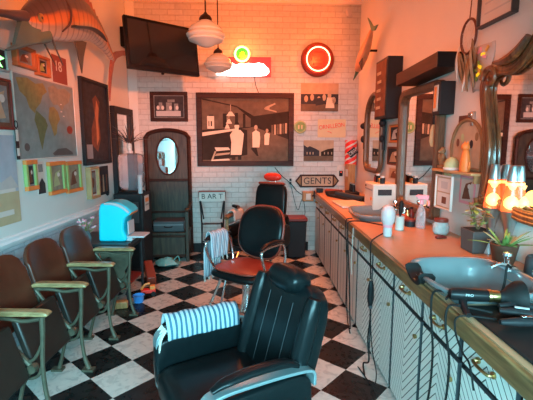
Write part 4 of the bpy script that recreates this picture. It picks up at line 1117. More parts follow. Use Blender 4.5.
b = MB(); b.tube([BC + tl @ Vector((ro(2 * PI * i / 48, .248, .248)[0], -.042 * (ro(2 * PI * i / 48, .248, .248)[0] / .23) ** 2, ro(2 * PI * i / 48, .248, .248)[1])) for i in range(48)], .011, 'red_brown_vinyl', closed=True); b.build('piping', t)
b = MB()
for sx in (-.07, .07): b.tube([(sx, .20, .42), (sx, .28, .45), (sx, .29, .60)], .012, 'chrome', smooth=3)
b.build('back_bracket', t)
for sx in (-1, 1):
    x = sx * .305
    b = MB(); b.tube([(x * .9, .16, .45), (x, .17, .58), (x, .13, .715), (x, -.02, .735), (x, -.14, .735), (x, -.20, .70), (x, -.16, .57), (x * .92, -.10, .45)], .0125, 'chrome', smooth=5, n=10); b.build('arm_frame', t)
    b = MB(); b.tube([(x, .14, .745), (x, .02, .765), (x, -.12, .765), (x, -.20, .738)], [.020, .027, .027, .016], 'black_leather', smooth=4, n=12, flat=.6); b.build('armrest', t)
b = MB()
for sx in (-1, 1):
    b.tube([(sx * .15, -.18, .40), (sx * .17, -.34, .16), (sx * .17, -.40, .10)], .012, 'chrome')
    b.tube([(sx * .19, -.05, .40), (sx * .20, -.16, .03)], .010, 'chrome')
b.tube([(-.17, -.40, .10), (.17, -.40, .10)], .012, 'chrome'); b.tube([(-.17, -.34, .17), (.17, -.34, .17)], .010, 'chrome'); b.tube([(-.165, -.30, .22), (.165, -.30, .22)], .008, 'chrome'); b.build('footrest', t)
mw2 = Matrix.Translation(t.location) @ Matrix.Rotation(t.rotation_euler.z, 4, 'Z')
g = lambda x, y, z: mw2 @ Vector((x, y, z))
path = [g(-.375, -.05, .36), g(-.36, -.05, .52), g(-.352, -.05, .68), g(-.335, -.05, .775), g(-.305, -.05, .800), g(-.275, -.05, .775), g(-.268, -.05, .66), g(-.266, -.05, .56)]
towel_strip(path, mw2.to_3x3() @ Vector((0, .23, 0)), 'towel_stripe_fine', label='pale blue striped towel hanging from the middle chair arm', seed=5, waves=.008, fringe=True)

# far chair
t = thing('barber_chair', 'black barber chair with red headrest against the back wall', 'barber chair', (-.20, 4.72, 0), R(-20), 'barber chairs')
base_disc(t, .36, .28)
b = MB(); cushion(b, (0, -.02, .44), (.52, .50, .15), 'black_leather'); b.build('seat', t, ang=180)
tl = Matrix.Rotation(R(-10), 3, 'X'); BC = Vector((.065, .26, .835))
b = MB(); cushion(b, BC, (.40, .11, .52), 'black_leather', tl, n=28, pw=.22); b.build('backrest', t, ang=180)
b = MB(); b.box(BC + tl @ Vector((0, -.01, .262)), (.34, .09, .03), 'red_brown_vinyl', rot=tl); b.build('top_trim', t, bevel=.012)
b = MB(); cushion(b, BC + tl @ Vector((0, .0, .345)), (.225, .10, .105), 'red_vinyl', tl, pw=.5); b.build('headrest', t, ang=180)
b = MB()
for sx in (-.04, .04): b.tube([BC + tl @ Vector((sx, .0, .2)), BC + tl @ Vector((sx, 0, .31))], .008, 'chrome')
b.build('headrest_post', t)
for sx in (-1, 1):
    x = sx * .31
    b = MB(); cushion(b, (x, 0, .48), (.07, .44, .26), 'black_leather', pw=.2); b.build('side_panel', t, ang=180)
    b = MB(); b.tube([(x, .20, .62), (x, .12, .72), (x, -.05, .735), (x, -.20, .735), (x, -.26, .72)], [.025, .03, .032, .038, .03], 'dark_wood' if sx > 0 else 'brown_frame_wood', smooth=4, n=12, flat=.7); b.build('armrest', t)
    b = MB(); b.tube([(x, -.23, .70), (x, -.225, .5), (x, -.23, .32)], [.018, .024, .03], 'arm_wood' if sx < 0 else 'dark_wood', smooth=3); b.build('arm_post', t)
b = MB(); b.tube([(-.16, -.22, .33), (-.16, -.42, .14), (.16, -.42, .14), (.16, -.22, .33)], .012, 'chrome'); b.box((0, -.42, .15), (.34, .10, .015), 'brushed_steel'); b.build('footrest', t)
mw3 = Matrix.Translation(t.location) @ Matrix.Rotation(t.rotation_euler.z, 4, 'Z')
g = lambda x, y, z: mw3 @ Vector((x, y, z))
path = [g(-.385, .0, .60), g(-.37, .0, .70), g(-.35, .0, .765), g(-.31, .0, .785), g(-.27, .0, .76), g(-.26, 0, .66)]
towel_strip(path, mw3.to_3x3() @ Vector((0, .26, 0)), 'off_white', label='plain white towel over the arm of the far chair', seed=7, fringe=False)
t2 = thing('clipper', 'small black clipper lying on the towel of the far chair', 'clipper', tuple(g(-.31, .02, .800)), R(30))
b = MB(); b.box((0, 0, .02), (.05, .15, .035), 'black_plastic'); b.build('body', t2, bevel=.01)
b = MB(); b.box((0, -.085, .02), (.04, .02, .012), 'brushed_steel'); b.build('blade', t2)

# ------------------------------------------------------------------ cabinets and worktop
bd = [.0, .40, .82, 1.25, 1.68, 2.08, 2.47, 2.90, 3.36, 3.79, 4.18, 4.55, 4.95, 5.35]
names = ['farthest from the street, beside the outlet box', 'second from the back wall', 'third from the back wall', 'fourth from the back wall', 'under the far end of the far basin', 'under the near end of the far basin',
         'just before the white hair dryer', 'below the white hair dryer with the hanging clipper', 'between the hair dryer and the near basin', 'below the near basin', 'below the black hair dryer', 'with brass pull nearest the camera', 'at the bottom right corner']
for i in range(len(bd) - 1):
    s0, s1 = bd[i], bd[i + 1]; W_ = s1 - s0 - .004; sc = (s0 + s1) / 2
    plank = i < 6
    t = thing('base_cabinet', ('orange lit white plank cabinet, ' if plank else 'white chevron slatted cabinet, ') + names[i], 'cabinet', cf(sc, 0, 0), CRZ, 'base cabinets under the worktop')
    b = MB(); b.box((0, .30, .365), (W_, .52, .724), 'black_satin' if not plank else 'terracotta_brown'); b.build('body', t)
    ch = 'plank_door' if plank else ('chevron_up' if i % 2 else 'chevron_down')
    ch2 = 'plank_door' if plank else ('chevron_down' if i % 2 else 'chevron_up')
    gap = .03
    b = MB(); b.box((0, .002, 0), (W_ - gap, .020, .635), 'charcoal'); b.rect(-(W_ - gap) / 2, -.3175, (W_ - gap) / 2, .3175, -.0085, ch); d = b.build('door', t, bevel=.002, loc=(0, .026, .35))  # door and drawer sides coloured dark so daylit gaps still look shaded
    b = MB(); b.box((0, .002, 0), (W_ - gap, .020, .145), 'charcoal'); b.rect(-(W_ - gap) / 2, -.0725, (W_ - gap) / 2, .0725, -.0085, ch2); d2 = b.build('drawer', t, bevel=.002, loc=(0, .026, .768))
    b = MB(); b.tube([(-.05, 0, 0), (-.05, -.022, 0), (0, -.030, .002), (.05, -.022, 0), (.05, 0, 0)], .0065, 'brass', smooth=3)
    b.lathe([(.001, -.004), (.013, -.004), (.013, .004), (.001, .004)], (-.05, -.002, 0), 'brass', rot=rx, n=12); b.lathe([(.001, -.004), (.013, -.004), (.013, .004), (.001, .004)], (.05, -.002, 0), 'brass', rot=rx, n=12)
    b.build('drawer_pull', d2, loc=(0, -.012, 0))
    b = MB(); b.lathe([(.001, 0), (.010, 0), (.013, .014), (.001, .02)], (0, 0, 0), 'brass', rot=rx, n=12); b.build('door_knob', d, loc=(W_ / 2 - .05, -.012, .22))


# worktop: laminate slab with wooden front edge
def wall_x(y): return 1.19 + .07 * (5.85 - y)


fr0, fr1 = cf(-.05, -.03, 0), cf(5.45, -.03, 0)
H1 = (3.61, 4.11, .02, .44); H2 = (1.74, 2.30, .09, .51)


def slab_piece(b, sa, sb, ta, tb, m='counter_laminate'):
    q = []
    for s, t_ in ((sa, ta), (sb, ta), (sb, tb), (sa, tb)):
        if t_ is None:
            c = cf(s, 0, 0); k_ = 1 / (kc + .07 * .0456 * kc); q.append(cf(s, (wall_x(c[1]) - .003 - c[0]) * k_, 0)[:2])
        else: q.append(cf(s, t_, 0)[:2])
    vs = [(x, y, z) for z in (.858, TOP) for x, y in q]
    b.add(vs, [(0, 1, 2, 3), (7, 6, 5, 4), (0, 4, 5, 1), (1, 5, 6, 2), (2, 6, 7, 3), (3, 7, 4, 0)], m)


b = MB(); F0 = -.006
for sa, sb in ((-.05, H2[0]), (H2[1], H1[0]), (H1[1], 5.45)): slab_piece(b, sa, sb, F0, None)
for h in (H1, H2): slab_piece(b, h[0], h[1], F0, h[2]); slab_piece(b, h[0], h[1], h[3], None)
wt = b.build('worktop', None)
tag(wt, 'long salmon laminate worktop along the right wall', 'worktop')
b = MB(); b.box((2.70, .012, .030), (5.50, .024, .078), 'edge_wood'); e = b.build('edge_strip', wt, bevel=.006)
e.location = cf(0, -.031, .838 + .0); e.rotation_euler = (0, 0, CRZ)


# ------------------------------------------------------------------ shampoo basins
def basin(s, tt, L, Dp, label):
    t = thing('shampoo_basin', label, 'basin', cf(s, tt, TOP), CRZ, 'shampoo basins')
    n = 56

    def ring(fx, fy, z, notch):
        out = []
        for i in range(n):
            a = 2 * PI * i / n; e = .55
            x = L / 2 * fx * math.copysign(abs(math.cos(a)) ** e, math.cos(a)); y = Dp / 2 * fy * math.copysign(abs(math.sin(a)) ** e, math.sin(a))
            dn = math.exp(-((x + L * .17) / (L * .13)) ** 2) if y < 0 else 0
            out.append((x, y + notch * dn * .05, z - notch * dn * .055))
        return out
    rings = [ring(.16, .16, -.165, 0), ring(.66, .62, -.145, 0), ring(.82, .79, -.075, 0), ring(.84, .82, .001, 0), ring(.97, .96, .025, .2), ring(1.0, 1.0, .045, 1), ring(.985, .985, .056, 1), ring(.93, .92, .057, 1), ring(.90, .88, .045, .8), ring(.84, .82, -.0 + .005, .1), ring(.78, .74, -.07, 0), ring(.62, .58, -.135, 0), ring(.10, .10, -.15, 0)]
    b = MB(); b.loft(rings, 'white_ceramic'); b.build('bowl', t, ang=180, sub=1)
    b = MB()
    fl = [(Dp * .30)]
    b.box((-L * .14, Dp * .42, .060), (.10, .05, .022), 'chrome'); b.lathe([(.001, 0), (.016, 0), (.014, .03), (.020, .045), (.024, .05), (.022, .066), (.001, .07)], (-L * .14, Dp * .42, .068), 'chrome', n=18)
    b.tube([(-L * .14 + .03, Dp * .41, .07), (-L * .14 + .04, Dp * .30, .085), (-L * .14 + .04, Dp * .22, .07)], .010, 'chrome', smooth=3); b.build('faucet', t)
    b = MB(); b.lathe([(.001, 0), (.018, 0), (.015, .02), (.024, .03), (.022, .045), (.001, .05)], (L * .22, Dp * .44, .058), 'chrome', n=16); b.build('tap', t)
    b = MB(); b.tube([(-L * .14 + .05, Dp * .40, .07), (-L * .14 + .075, Dp * .33, .085), (-L * .14 + .09, Dp * .30, .0), (-L * .14 + .10, Dp * .24, -.10)], .006, 'black_rubber', smooth=4); b.build('spray_hose', t)
    b = MB(); b.lathe([(.001, -.150), (.022, -.150), (.024, -.147), (.001, -.146)], (0, 0, 0), 'chrome', n=18); b.build('drain', t)
    return t


bz = basin(3.86, .225, .58, .53, 'white shampoo basin with chrome faucet and dark neck rest, nearest the camera')
b = MB(); vs = []; fs = []
for i in range(17):
    u = i / 16 * 2 - 1; zc = .034 - .056 * (1 - u * u) ** .8
    for dy, dz in ((-.03, -.030), (-.042, .0), (-.02, .012), (.03, .010), (.05, -.012)): vs.append((-.085 + u * .090, -.232 + dy + .012 * (1 - u * u), zc + dz + .012))
for i in range(16):
    for k in range(5): fs.append((i * 5 + k, i * 5 + (k + 1) % 5, (i + 1) * 5 + (k + 1) % 5, (i + 1) * 5 + k))
fs += [(4, 3, 2, 1, 0), (80, 81, 82, 83, 84)]
b.add(vs, fs, 'black_rubber'); b.build('neck_rest', bz, bevel=.004, ang=60)
basin(2.02, .30, .62, .50, 'grey white shampoo basin at the far part of the worktop')

# ------------------------------------------------------------------ right wall things
# tall case / picture box
def wall_case(name, label, cat, a0, a1, z0, z1, dp, face, side, trim=None):
    l, rz = wl('right', (a0 + a1) / 2, z0, .001); t = thing(name, label, cat, l, rz)
    b = MB(); b.box((0, -dp / 2, (z1 - z0) / 2), (a1 - a0, dp, z1 - z0), side); b.build('body', t, bevel=.006)
    b = MB(); b.box((0, -dp - .003, (z1 - z0) / 2), (a1 - a0 - .05, .006, z1 - z0 - .05), face); b.build('face_panel', t, bevel=.003)
    return t


t = wall_case('display_case', 'tall black box frame with printed face, nearest the back corner of the right wall', 'display case', 1.27, 1.64, 1.86, 2.48, .16, 'photo_brown', 'black_satin')
b = MB()
for k in range(5): b.box((-.05 + .02 * (k % 2), -.168, .12 + k * .09), (.12, .004, .03), 'sepia_light')
b.build('printed_lines', t)
t = wall_case('speaker_box', 'short black box with a white face right of the big mirror', 'speaker', 2.60, 2.72, 1.82, 2.07, .12, 'off_white', 'black_satin')
b = MB(); b.box((0, -.129, .13), (.03, .004, .16), 'orange'); b.build('face_stripe', t)
l, rz = wl('right', 2.40, 2.13, .001); t = thing('soundbar_case', 'long dark reddish case on the wall above the big mirror', 'case', l, rz)
b = MB(); b.box((0, -.10, .065), (.80, .20, .11), 'dark_wood', rot=(0, R(-2), 0)); b.build('body', t, bevel=.004)
b = MB(); b.box((.402, -.10, .079), (.01, .20, .11), 'black_plastic'); b.build('end_cap', t)


# mirrors
def loop_tube(b, pts, r, m, n=10, flat=1): return b.tube(pts, r, m, n=n, closed=True, flat=flat)


def round_rect(cx, cz, w_, h_, r, n=6, topr=None):
    out = []
    for (sx, sz, a0) in ((1, -1, -90), (1, 1, 0), (-1, 1, 90), (-1, -1, 180)):
        rr = topr if (topr and sz > 0) else r
        for i in range(n + 1):
            a = R(a0 + 90 * i / n); out.append((cx + sx * (w_ / 2 - rr) + rr * math.cos(a), cz + sz * (h_ / 2 - rr) + rr * math.sin(a)))
    return out


l, rz = wl('right', .95, 1.27, .03); t = thing('oval_wall_mirror', 'narrow round topped mirror with knob clamps near the back corner', 'mirror', l, rz)
o2 = round_rect(0, .455, .60, .91, .12, topr=.29)
b = MB(); b.tube([(x, -.03, z) for x, z in o2], .030, 'brown_frame_wood', closed=True); b.build('frame', t)
b = MB(); b.prism([(x * .96, .455 + (z - .455) * .97) for x, z in o2], -.005, -.02, 'charcoal'); b.flat([(x * .93, .455 + (z - .455) * .95) for x, z in o2], -.0215, 'mirror'); b.build('glass', t)
for sx in (-1, 1):
    b = MB(); b.tube([(sx * .37, -.03, .25), (sx * .37, -.03, .60)], .016, 'black_satin'); b.ell((sx * .37, -.05, .55), (.04, .04, .04), 'black_satin'); b.ell((sx * .37, -.05, .38), (.03, .03, .045), 'black_satin'); b.build('clamp', t)

l, rz = wl('right', 2.20, .965, .02); t = thing('station_mirror', 'big wood framed mirror with rounded top corners behind the counter', 'mirror', l, rz)
o2 = round_rect(0, .57, .86, 1.14, .05, topr=.09)
b = MB()
vs = []; n = len(o2)
prof = [(0, 0), (0, -.05), (-.02, -.065), (-.055, -.06), (-.07, -.035), (-.07, 0)]
for (x, z) in o2:
    v = Vector((x, 0, z - .57));
    for dr, y in prof:
        k1 = (abs(x) + dr) / abs(x) if abs(x) > .3 else 1; k2 = (abs(z - .57) + dr) / abs(z - .57) if abs(z - .57) > .4 else 1
        vs.append((x * k1, y, .57 + (z - .57) * k2))
q = len(prof)
fs = [(i * q + k, i * q + (k + 1) % q, ((i + 1) % n) * q + (k + 1) % q, ((i + 1) % n) * q + k) for i in range(n) for k in range(q)]
b.add(vs, fs, 'brown_frame_wood'); b.build('frame', t, ang=30)
b = MB(); b.box((0, -.008, .57), (.74, .012, 1.02), 'charcoal'); b.build('backing', t)
b = MB(); b.rect(-.375, .055, .375, 1.085, -.0165, 'mirror'); b.build('glass', t)

# ornate mirror at the right edge
l, rz = wl('right', 3.72, 1.14, .02); t = thing('ornate_mirror', 'large ornate wooden mirror cut by the right edge behind the lava lamps', 'mirror', l, rz)
half = [(0, .05), (.10, .055), (.22, .08), (.34, .085), (.42, .06), (.465, .10), (.445, .25), (.45, .45), (.50, .65), (.535, .80), (.50, .88), (.40, .90), (.28, .89), (.17, .94), (.08, 1.02), (0, 1.06)]
outl = [(-x, z) for x, z in half] + [(x, z) for x, z in half[::-1][1:]]
sm = catmull([(x, -.035, z) for x, z in outl], 4)
b = MB()
for off, r_, y in ((0, .026, -.03), (-.028, .014, -.045), (.024, .014, -.04)):
    pp = []
    for p in sm:
        v = Vector((p.x, 0, p.z - .5)); L = v.length; v = v * ((L + off) / L); pp.append((v.x, y, v.z + .5))
    b.tube(pp[:-1], r_, 'ornate_wood', closed=True, n=10)
b.build('frame', t)
b = MB()
for sx in (-1, 1):
    b = MB(); sp = [(sx * (.52 + .0), -.05, .86)]
    for i in range(16):
        a = i * .5; r_ = .075 * (1 - i / 18); sp.append((sx * (.45 + r_ * math.cos(a)), -.06, .86 + r_ * math.sin(a)))
    b.tube(sp[1:], [.02, .008], 'ornate_wood', smooth=2)
    sp = []
    for i in range(16):
        a = i * .5; r_ = .065 * (1 - i / 18); sp.append((sx * (.43 + r_ * math.cos(a)), -.06, .10 - r_ * math.sin(a)))
    b.build('carving', t); b = MB(); b.tube(sp, [.018, .008], 'ornate_wood', smooth=2); b.build('carving', t); b = MB()
    b.tube([(sx * .12, -.06, 1.03), (sx * .20, -.07, .96), (sx * .32, -.07, .935), (sx * .42, -.06, .95)], [.02, .03, .024, .01], 'ornate_wood', smooth=4)
    b.build('carving', t)
b = MB(); b.prism([(p.x * .97, .5 + (p.z - .5) * .97) for p in sm[:-1]], -.003, -.012, 'charcoal'); b.build('backing', t)
b = MB(); b.flat([(p.x * .97, .5 + (p.z - .5) * .97) for p in sm[:-1]], -.0135, 'mirror'); b.build('glass', t)

# small wall pieces between the first mirrors
picture('right', 1.36, 1.60, 1.66, 1.80, 'small photo above the steriliser left of the big mirror', fw=.012, fd=.02, fm='light_wood', bg='orange', art=art_small('photo_dark', 'paper'))
picture('right', 1.30, 1.36, 1.70, 1.56, 'dark photo collage just above the steriliser', fw=0, bg='photo_brown', art=art_small('photo_dark', 'sepia_light'), name='photograph', cat='photograph')
picture('right', 1.36, 1.20, 1.72, 1.34, 'pale card standing behind the steriliser', fw=0, bg='off_white', art=art_small('sepia_light', 'photo_brown'), name='card', cat='card')
picture('right', 3.01, 2.36, 3.38, 2.92, 'certificate in teal frame at the top of the right wall', fw=.012, fd=.045, fm='charcoal', bg='paper', art=lambda P: [P('rect', -.38, .12 + k * .12, .38, .14 + k * .12, m='mid_grey') for k in range(6)], name='certificate', cat='certificate')
picture('right', 2.72, 1.10, 2.97, 1.36, 'white framed sheet of small prints leaning on the wall', fw=.012, fd=.02, fm='paper', bg='sepia_light', art=lambda P: (P('rect', -.42, .52, .42, .95, m='paper'), P('rect', -.42, .05, .42, .48, m='paper'), P('rect', -.1, .14, .2, .36, m='photo_brown', k=2), P('rect', -.2, .62, .25, .85, m='mid_grey', k=2)), off=.10)
picture('right', 2.88, 1.16, 3.08, 1.37, 'pink floral postcard beside the white framed prints', fw=0, bg='pink', art=art_small('off_white', 'photo_brown'), name='postcard', cat='card')
picture('right', 2.80, 1.745, 2.97, 1.80, 'small dark sticker above the arched tray', fw=0, bg='photo_brown', art=None, name='sticker', cat='sticker')
l, rz = wl('right', 3.00, 1.72, .001); t = thing('bottle_opener', 'teal and steel bottle opener fixed above the arched tray', 'bottle opener', l, rz)
b = MB(); b.box((0, -.012, .05), (.035, .022, .10), 'brushed_steel'); b.box((0, -.028, .075), (.045, .02, .03), 'chrome'); b.build('body', t, bevel=.004)

# iridescent bag
l, rz = wl('right', 3.08, 1.95, .001); t = thing('iridescent_bag', 'shiny iridescent gift bag pinned beside the dreamcatcher', 'bag', l, rz)
b = MB()
vs = []; fs = []
for j in range(7):
    for i in range(5): vs.append((-.10 + .05 * i, -.012 - .012 * math.sin(i * 1.5 + j), .30 * j / 6 + .012 * (i % 2) * (j == 0)))
for j in range(6):
    for i in range(4): fs.append((j * 5 + i, j * 5 + i + 1, (j + 1) * 5 + i + 1, (j + 1) * 5 + i))
b.add(vs, fs, 'mid_grey'); random.seed(2)
for i in range(12):
    x, z = random.uniform(-.07, .07), random.uniform(.08, .27); b.box((x, -.032, z), (.035, .004, .016), random.choice(['gold_paint', 'leaf_green', 'emblem_yellow', 'pink']), rot=(0, random.uniform(-1, 1), 0))
b.build('body', t, solid=.006, ang=20)

# dreamcatcher
l, rz = wl('right', 2.92, 1.97, .01); t = thing('dreamcatcher', 'feathered dreamcatcher hoop hanging on the right wall', 'dreamcatcher', l, rz)
hoop = [2 * PI * i / 28 for i in range(28)]
b = MB(); b.tube([(.095 * math.cos(a), -.03, .37 + .115 * math.sin(a)) for a in hoop], .009, 'terracotta_brown', closed=True); b.build('hoop', t)
b = MB(); b.tube([(0, -.03, .485), (.0, -.012, .90)], .004, 'terracotta_brown', n=5)
for k in range(9):
    a = k * 2 * PI / 9; b.tube([(.093 * math.cos(a), -.03, .37 + .112 * math.sin(a)), (.03 * math.cos(a + .5), -.03, .37 + .035 * math.sin(a + .5)), (.093 * math.cos(a + 1.4), -.03, .37 + .112 * math.sin(a + 1.4))], .0012, 'off_white', n=4)
b.build('cord', t)
random.seed(11)
for k in range(9):
    x = -.10 + .025 * k; top = .37 - math.sqrt(max(0, .115 ** 2 - (x * .95) ** 2)) if abs(x) < .1 else .33
    L = random.uniform(.18, .33); dx = random.uniform(-.05, .05); b = MB()
    vs = []; fs = []; N = 8
    for i in range(N + 1):
        f = i / N; w2 = .022 * math.sin(PI * min(1, f * 1.05 + .02)) ** .7 + .001
        cx = x + dx * f; cz = top - L * f; cy = -.035 - .02 * math.sin(f * 3 + k)
        vs += [(cx - w2, cy, cz), (cx, cy - .006, cz), (cx + w2, cy, cz + .004 * (i % 2))]
    for i in range(N): fs += [(3 * i, 3 * i + 1, 3 * i + 4, 3 * i + 3), (3 * i + 1, 3 * i + 2, 3 * i + 5, 3 * i + 4)]
    b.add(vs, fs, random.choice(['feather', 'wicker', 'sage', 'off_white'])); b.build('feather', t, solid=.002)

# mounted small fish on right wall
l, rz = wl('right', .78, 2.46, 0.05); t = thing('mounted_sailfish', 'smaller mounted fish with green fin in the back right corner', 'fish', l, rz)
sp = [(-.40, .10, .05, .05), (-.32, .16, .10, .06), (-.18, .26, .14, .07), (.0, .36, .14, .07), (.14, .46, .10, .055), (.24, .56, .06, .035), (.29, .62, .035, .02)]
rings = []
for i, (x, z, h, w_) in enumerate(sp):
    p0 = sp[max(0, i - 1)]; p1 = sp[min(len(sp) - 1, i + 1)]; tx, tz = p1[0] - p0[0], p1[1] - p0[1]; L = math.hypot(tx, tz)
    rings.append([(x - tz / L * math.sin(2 * PI * k / 16) * h, -.12 + math.cos(2 * PI * k / 16) * w_, z + tx / L * math.sin(2 * PI * k / 16) * h) for k in range(16)])
b = MB(); b.loft(rings, 'fish_orange'); b.build('body', t, sub=1, ang=180)
b = MB(); b.prism([(.29, .60), (.20, .72), (.08, .86), (.22, .76), (.33, .66), (.42, .62), (.56, .60), (.44, .55), (.32, .58)], -.13, -.11, 'fish_green'); b.build('tail_fin', t, bevel=.003)
b = MB(); b.prism([(-.28, .26), (-.22, .40), (-.05, .52), (.10, .60), (.16, .56), (.02, .48), (-.16, .36)], -.127, -.113, 'fish_green'); b.build('dorsal_fin', t, bevel=.003)
b = MB(); b.tube([(-.40, -.12, .09), (-.62, -.12, -.02)], [.03, .006], 'fish_green'); b.build('bill', t)
b = MB(); b.prism([(-.1, .18), (.02, .06), (.08, .02), (.08, .22)], -.185, -.175, 'photo_dark'); b.build('pelvic_fin', t, bevel=.003)
b = MB(); b.tube([(0, -.06, .36), (0, .058, .36)], .02, 'black_satin'); b.build('wall_mount', t)

t.scale = (.82, .82, .72)
# hanging brush
l, rz = wl('right', 2.52, 1.56, .03); t = thing('hanging_brush', 'pale wooden brush hanging below the short black box', 'brush', l, rz)
b = MB(); b.tube([(0, -.03, .01), (0, -.03, .06), (0, -.03, .14), (0, -.03, .19)], [.018, .034, .030, .016], 'light_wood', n=14, smooth=4, flat=.5); b.build('paddle', t)
b = MB(); b.tube([(0, -.03, .19), (0, -.03, .27)], .015, 'black_plastic', n=10); b.tube([(0, -.03, .27), (0, -.012, .285)], .003, 'black_plastic', n=5); b.build('handle', t)

# arched wicker tray with figurines, on a little shelf
l, rz = wl('right', 2.93, 1.385, .001); t = thing('wall_shelf', 'small wooden shelf under the arched wicker tray', 'shelf', l, rz)
b = MB(); b.box((.02, -.065, .008), (.56, .13, .018), 'light_wood'); b.build('board', t, bevel=.003)
b = MB(); b.box((-.2, -.03, -.03), (.02, .06, .06), 'light_wood'); b.build('bracket', t); b = MB(); b.box((.22, -.03, -.03), (.02, .06, .06), 'light_wood'); b.build('bracket', t)
SH = 1.385 + .0185
l, rz = wl('right', 2.96, SH, .012); t = thing('arched_tray', 'arched wicker panel standing on the small wall shelf', 'tray', l, rz)
ar = [(-.20, 0), (.20, 0)] + [(.20 * math.cos(a), .15 + .20 * math.sin(a)) for a in [PI * i / 14 for i in range(15)]]
b = MB(); b.prism([(x * .95, z) for x, z in ar], 0, -.008, 'sepia_light'); b.build('panel', t)
b = MB(); b.tube([(x, -.012, z + .012) for x, z in ar], .013, 'wicker', closed=True); b.build('rim', t)
b = MB()
for k in range(5): b.disc(-.12 + .06 * k, .20 + .04 * math.sin(k * 2), .022, .03, -.0095, ['photo_brown', 'sage', 'off_white', 'photo_dark', 'wicker'][k])
b.build('decoration', t)
l, rz = wl('right', 3.07, SH, .085); t = thing('cat_figurine', 'bright orange seated cat figurine before the arched tray', 'figurine', l, rz)
b = MB(); b.lathe([(.001, 0), (.038, 0), (.042, .04), (.034, .10), (.026, .14), (.020, .15)], (0, 0, 0), 'orange', n=18, sc=(1, .8)); b.ell((0, -.004, .170), (.030, .028, .028), 'orange')
for sx in (-1, 1): b.lathe([(.012, 0), (.001, .024)], (sx * .018, 0, .188), 'orange', n=8)
b.build('body', t, ang=60)
b = MB(); b.tube([(.03, .01, .02), (.055, .0, .03), (.06, .0, .07)], [.010, .006], 'orange', smooth=3); b.build('tail', t)
l, rz = wl('right', 2.90, SH, .09); t = thing('snow_dome', 'small pale green dome ornament beside the orange cat', 'ornament', l, rz)
b = MB(); b.lathe([(.055, 0), (.06, .012), (.056, .02)], (0, 0, 0), 'off_white', n=22); b.build('base', t)
b = MB(); b.lathe([(.055, .02), (.052, .05), (.038, .078), (.018, .092), (.001, .096)], (0, 0, 0), 'sage', n=22, cap=False); b.build('dome', t)
l, rz = wl('right', 2.72, SH, .07); t = thing('bear_figurine', 'brown standing animal figurine at the left end of the small shelf', 'figurine', l, rz)
b = MB(); b.ell((0, 0, .06), (.030, .028, .058), 'wicker'); b.ell((0, -.004, .135), (.024, .024, .026), 'wicker'); b.ell((0, -.028, .130), (.010, .012, .009), 'feather')
for sx in (-1, 1):
    b.ell((sx * .018, 0, .158), (.009, .006, .010), 'wicker'); b.ell((sx * .030, -.012, .085), (.010, .012, .030), 'wicker'); b.ell((sx * .016, -.01, .014), (.014, .022, .014), 'wicker')
b.build('body', t)

# ------------------------------------------------------------------ lava lamps
def lava(s, tt, label, ph):
    t = thing('lava_lamp', label, 'lamp', cf(s, tt, TOP), 0, 'lava lamps')
    b = MB(); b.lathe([(.001, .001), (.052, .001), (.052, .010), (.022, .15), (.026, .17), (.050, .285), (.052, .292), (.001, .292)], (0, 0, 0), 'brushed_steel', n=30); b.build('base', t)
    b = MB(); b.lathe([(.001, .293), (.050, .293), (.051, .31), (.028, .47), (.001, .47)], (0, 0, 0), 'lava_red', n=30); b.build('globe', t)
    b = MB()
    b.lathe([(.001, .302), (.030, .31), (.040, .33), (.039, .355), (.026, .378), (.012, .395), (.010, .41 + ph), (.018, .43), (.024, .446), (.001, .447)], (-.010, -.020, 0), 'lava_wax', n=24, cap=False); b.lathe([(.001, .445), (.0345, .445), (.0325, .462), (.001, .462)], (0, 0, 0), 'lava_wax', n=24); b.build('wax', t)
    b = MB(); b.lathe([(.032, .47), (.031, .49), (.024, .555), (.022, .56), (.001, .562)], (0, 0, 0), 'brushed_steel', n=26); b.build('cap', t)
    d = bpy.data.lights.new('lamp_glow', 'POINT'); d.energy = 1.1; d.color = (1, .28, .05); d.shadow_soft_size = .05
    o = bpy.data.objects.new('lamp_glow', d); COL.objects.link(o); o.parent = t; o.location = (-.12, -.10, .36)


lava(3.315, .63, 'glowing orange lava lamp on the left, directly behind the square planter', .0)
lava(3.46, .65, 'glowing orange lava lamp on the right, against the ornate mirror', .005)

# ------------------------------------------------------------------ counter things
def on(s, tt, z=TOP + .0015): return cf(s, tt, z)


# square planter
t = thing('square_planter', 'square slate planter with leafy plant behind the near basin', 'potted plant', on(3.27, .575), CRZ)
b = MB(); b.box((0, 0, .07), (.145, .13, .14), 'slate', taper=1.08); b.build('pot', t, bevel=.004)
b = MB(); b.box((0, 0, .139), (.135, .12, .008), 'soil'); b.build('soil', t)
def leaf(b, p0, d, L, w_, m, droop=.3):
    d = Vector(d).normalized(); side = d.cross(Vector((0, 0, 1))).normalized(); vs = []; fs = []; N = 5
    for i in range(N + 1):
        f = i / N; c = Vector(p0) + d * L * f + Vector((0, 0, -droop * L * f * f)); ww = w_ * math.sin(PI * (f * .9 + .08)) ** .8
        vs += [c - side * ww, c + Vector((0, 0, -.15 * ww)), c + side * ww]
    for i in range(N): fs += [(3 * i, 3 * i + 1, 3 * i + 4, 3 * i + 3), (3 * i + 1, 3 * i + 2, 3 * i + 5, 3 * i + 4)]
    b.add(vs, fs, m)


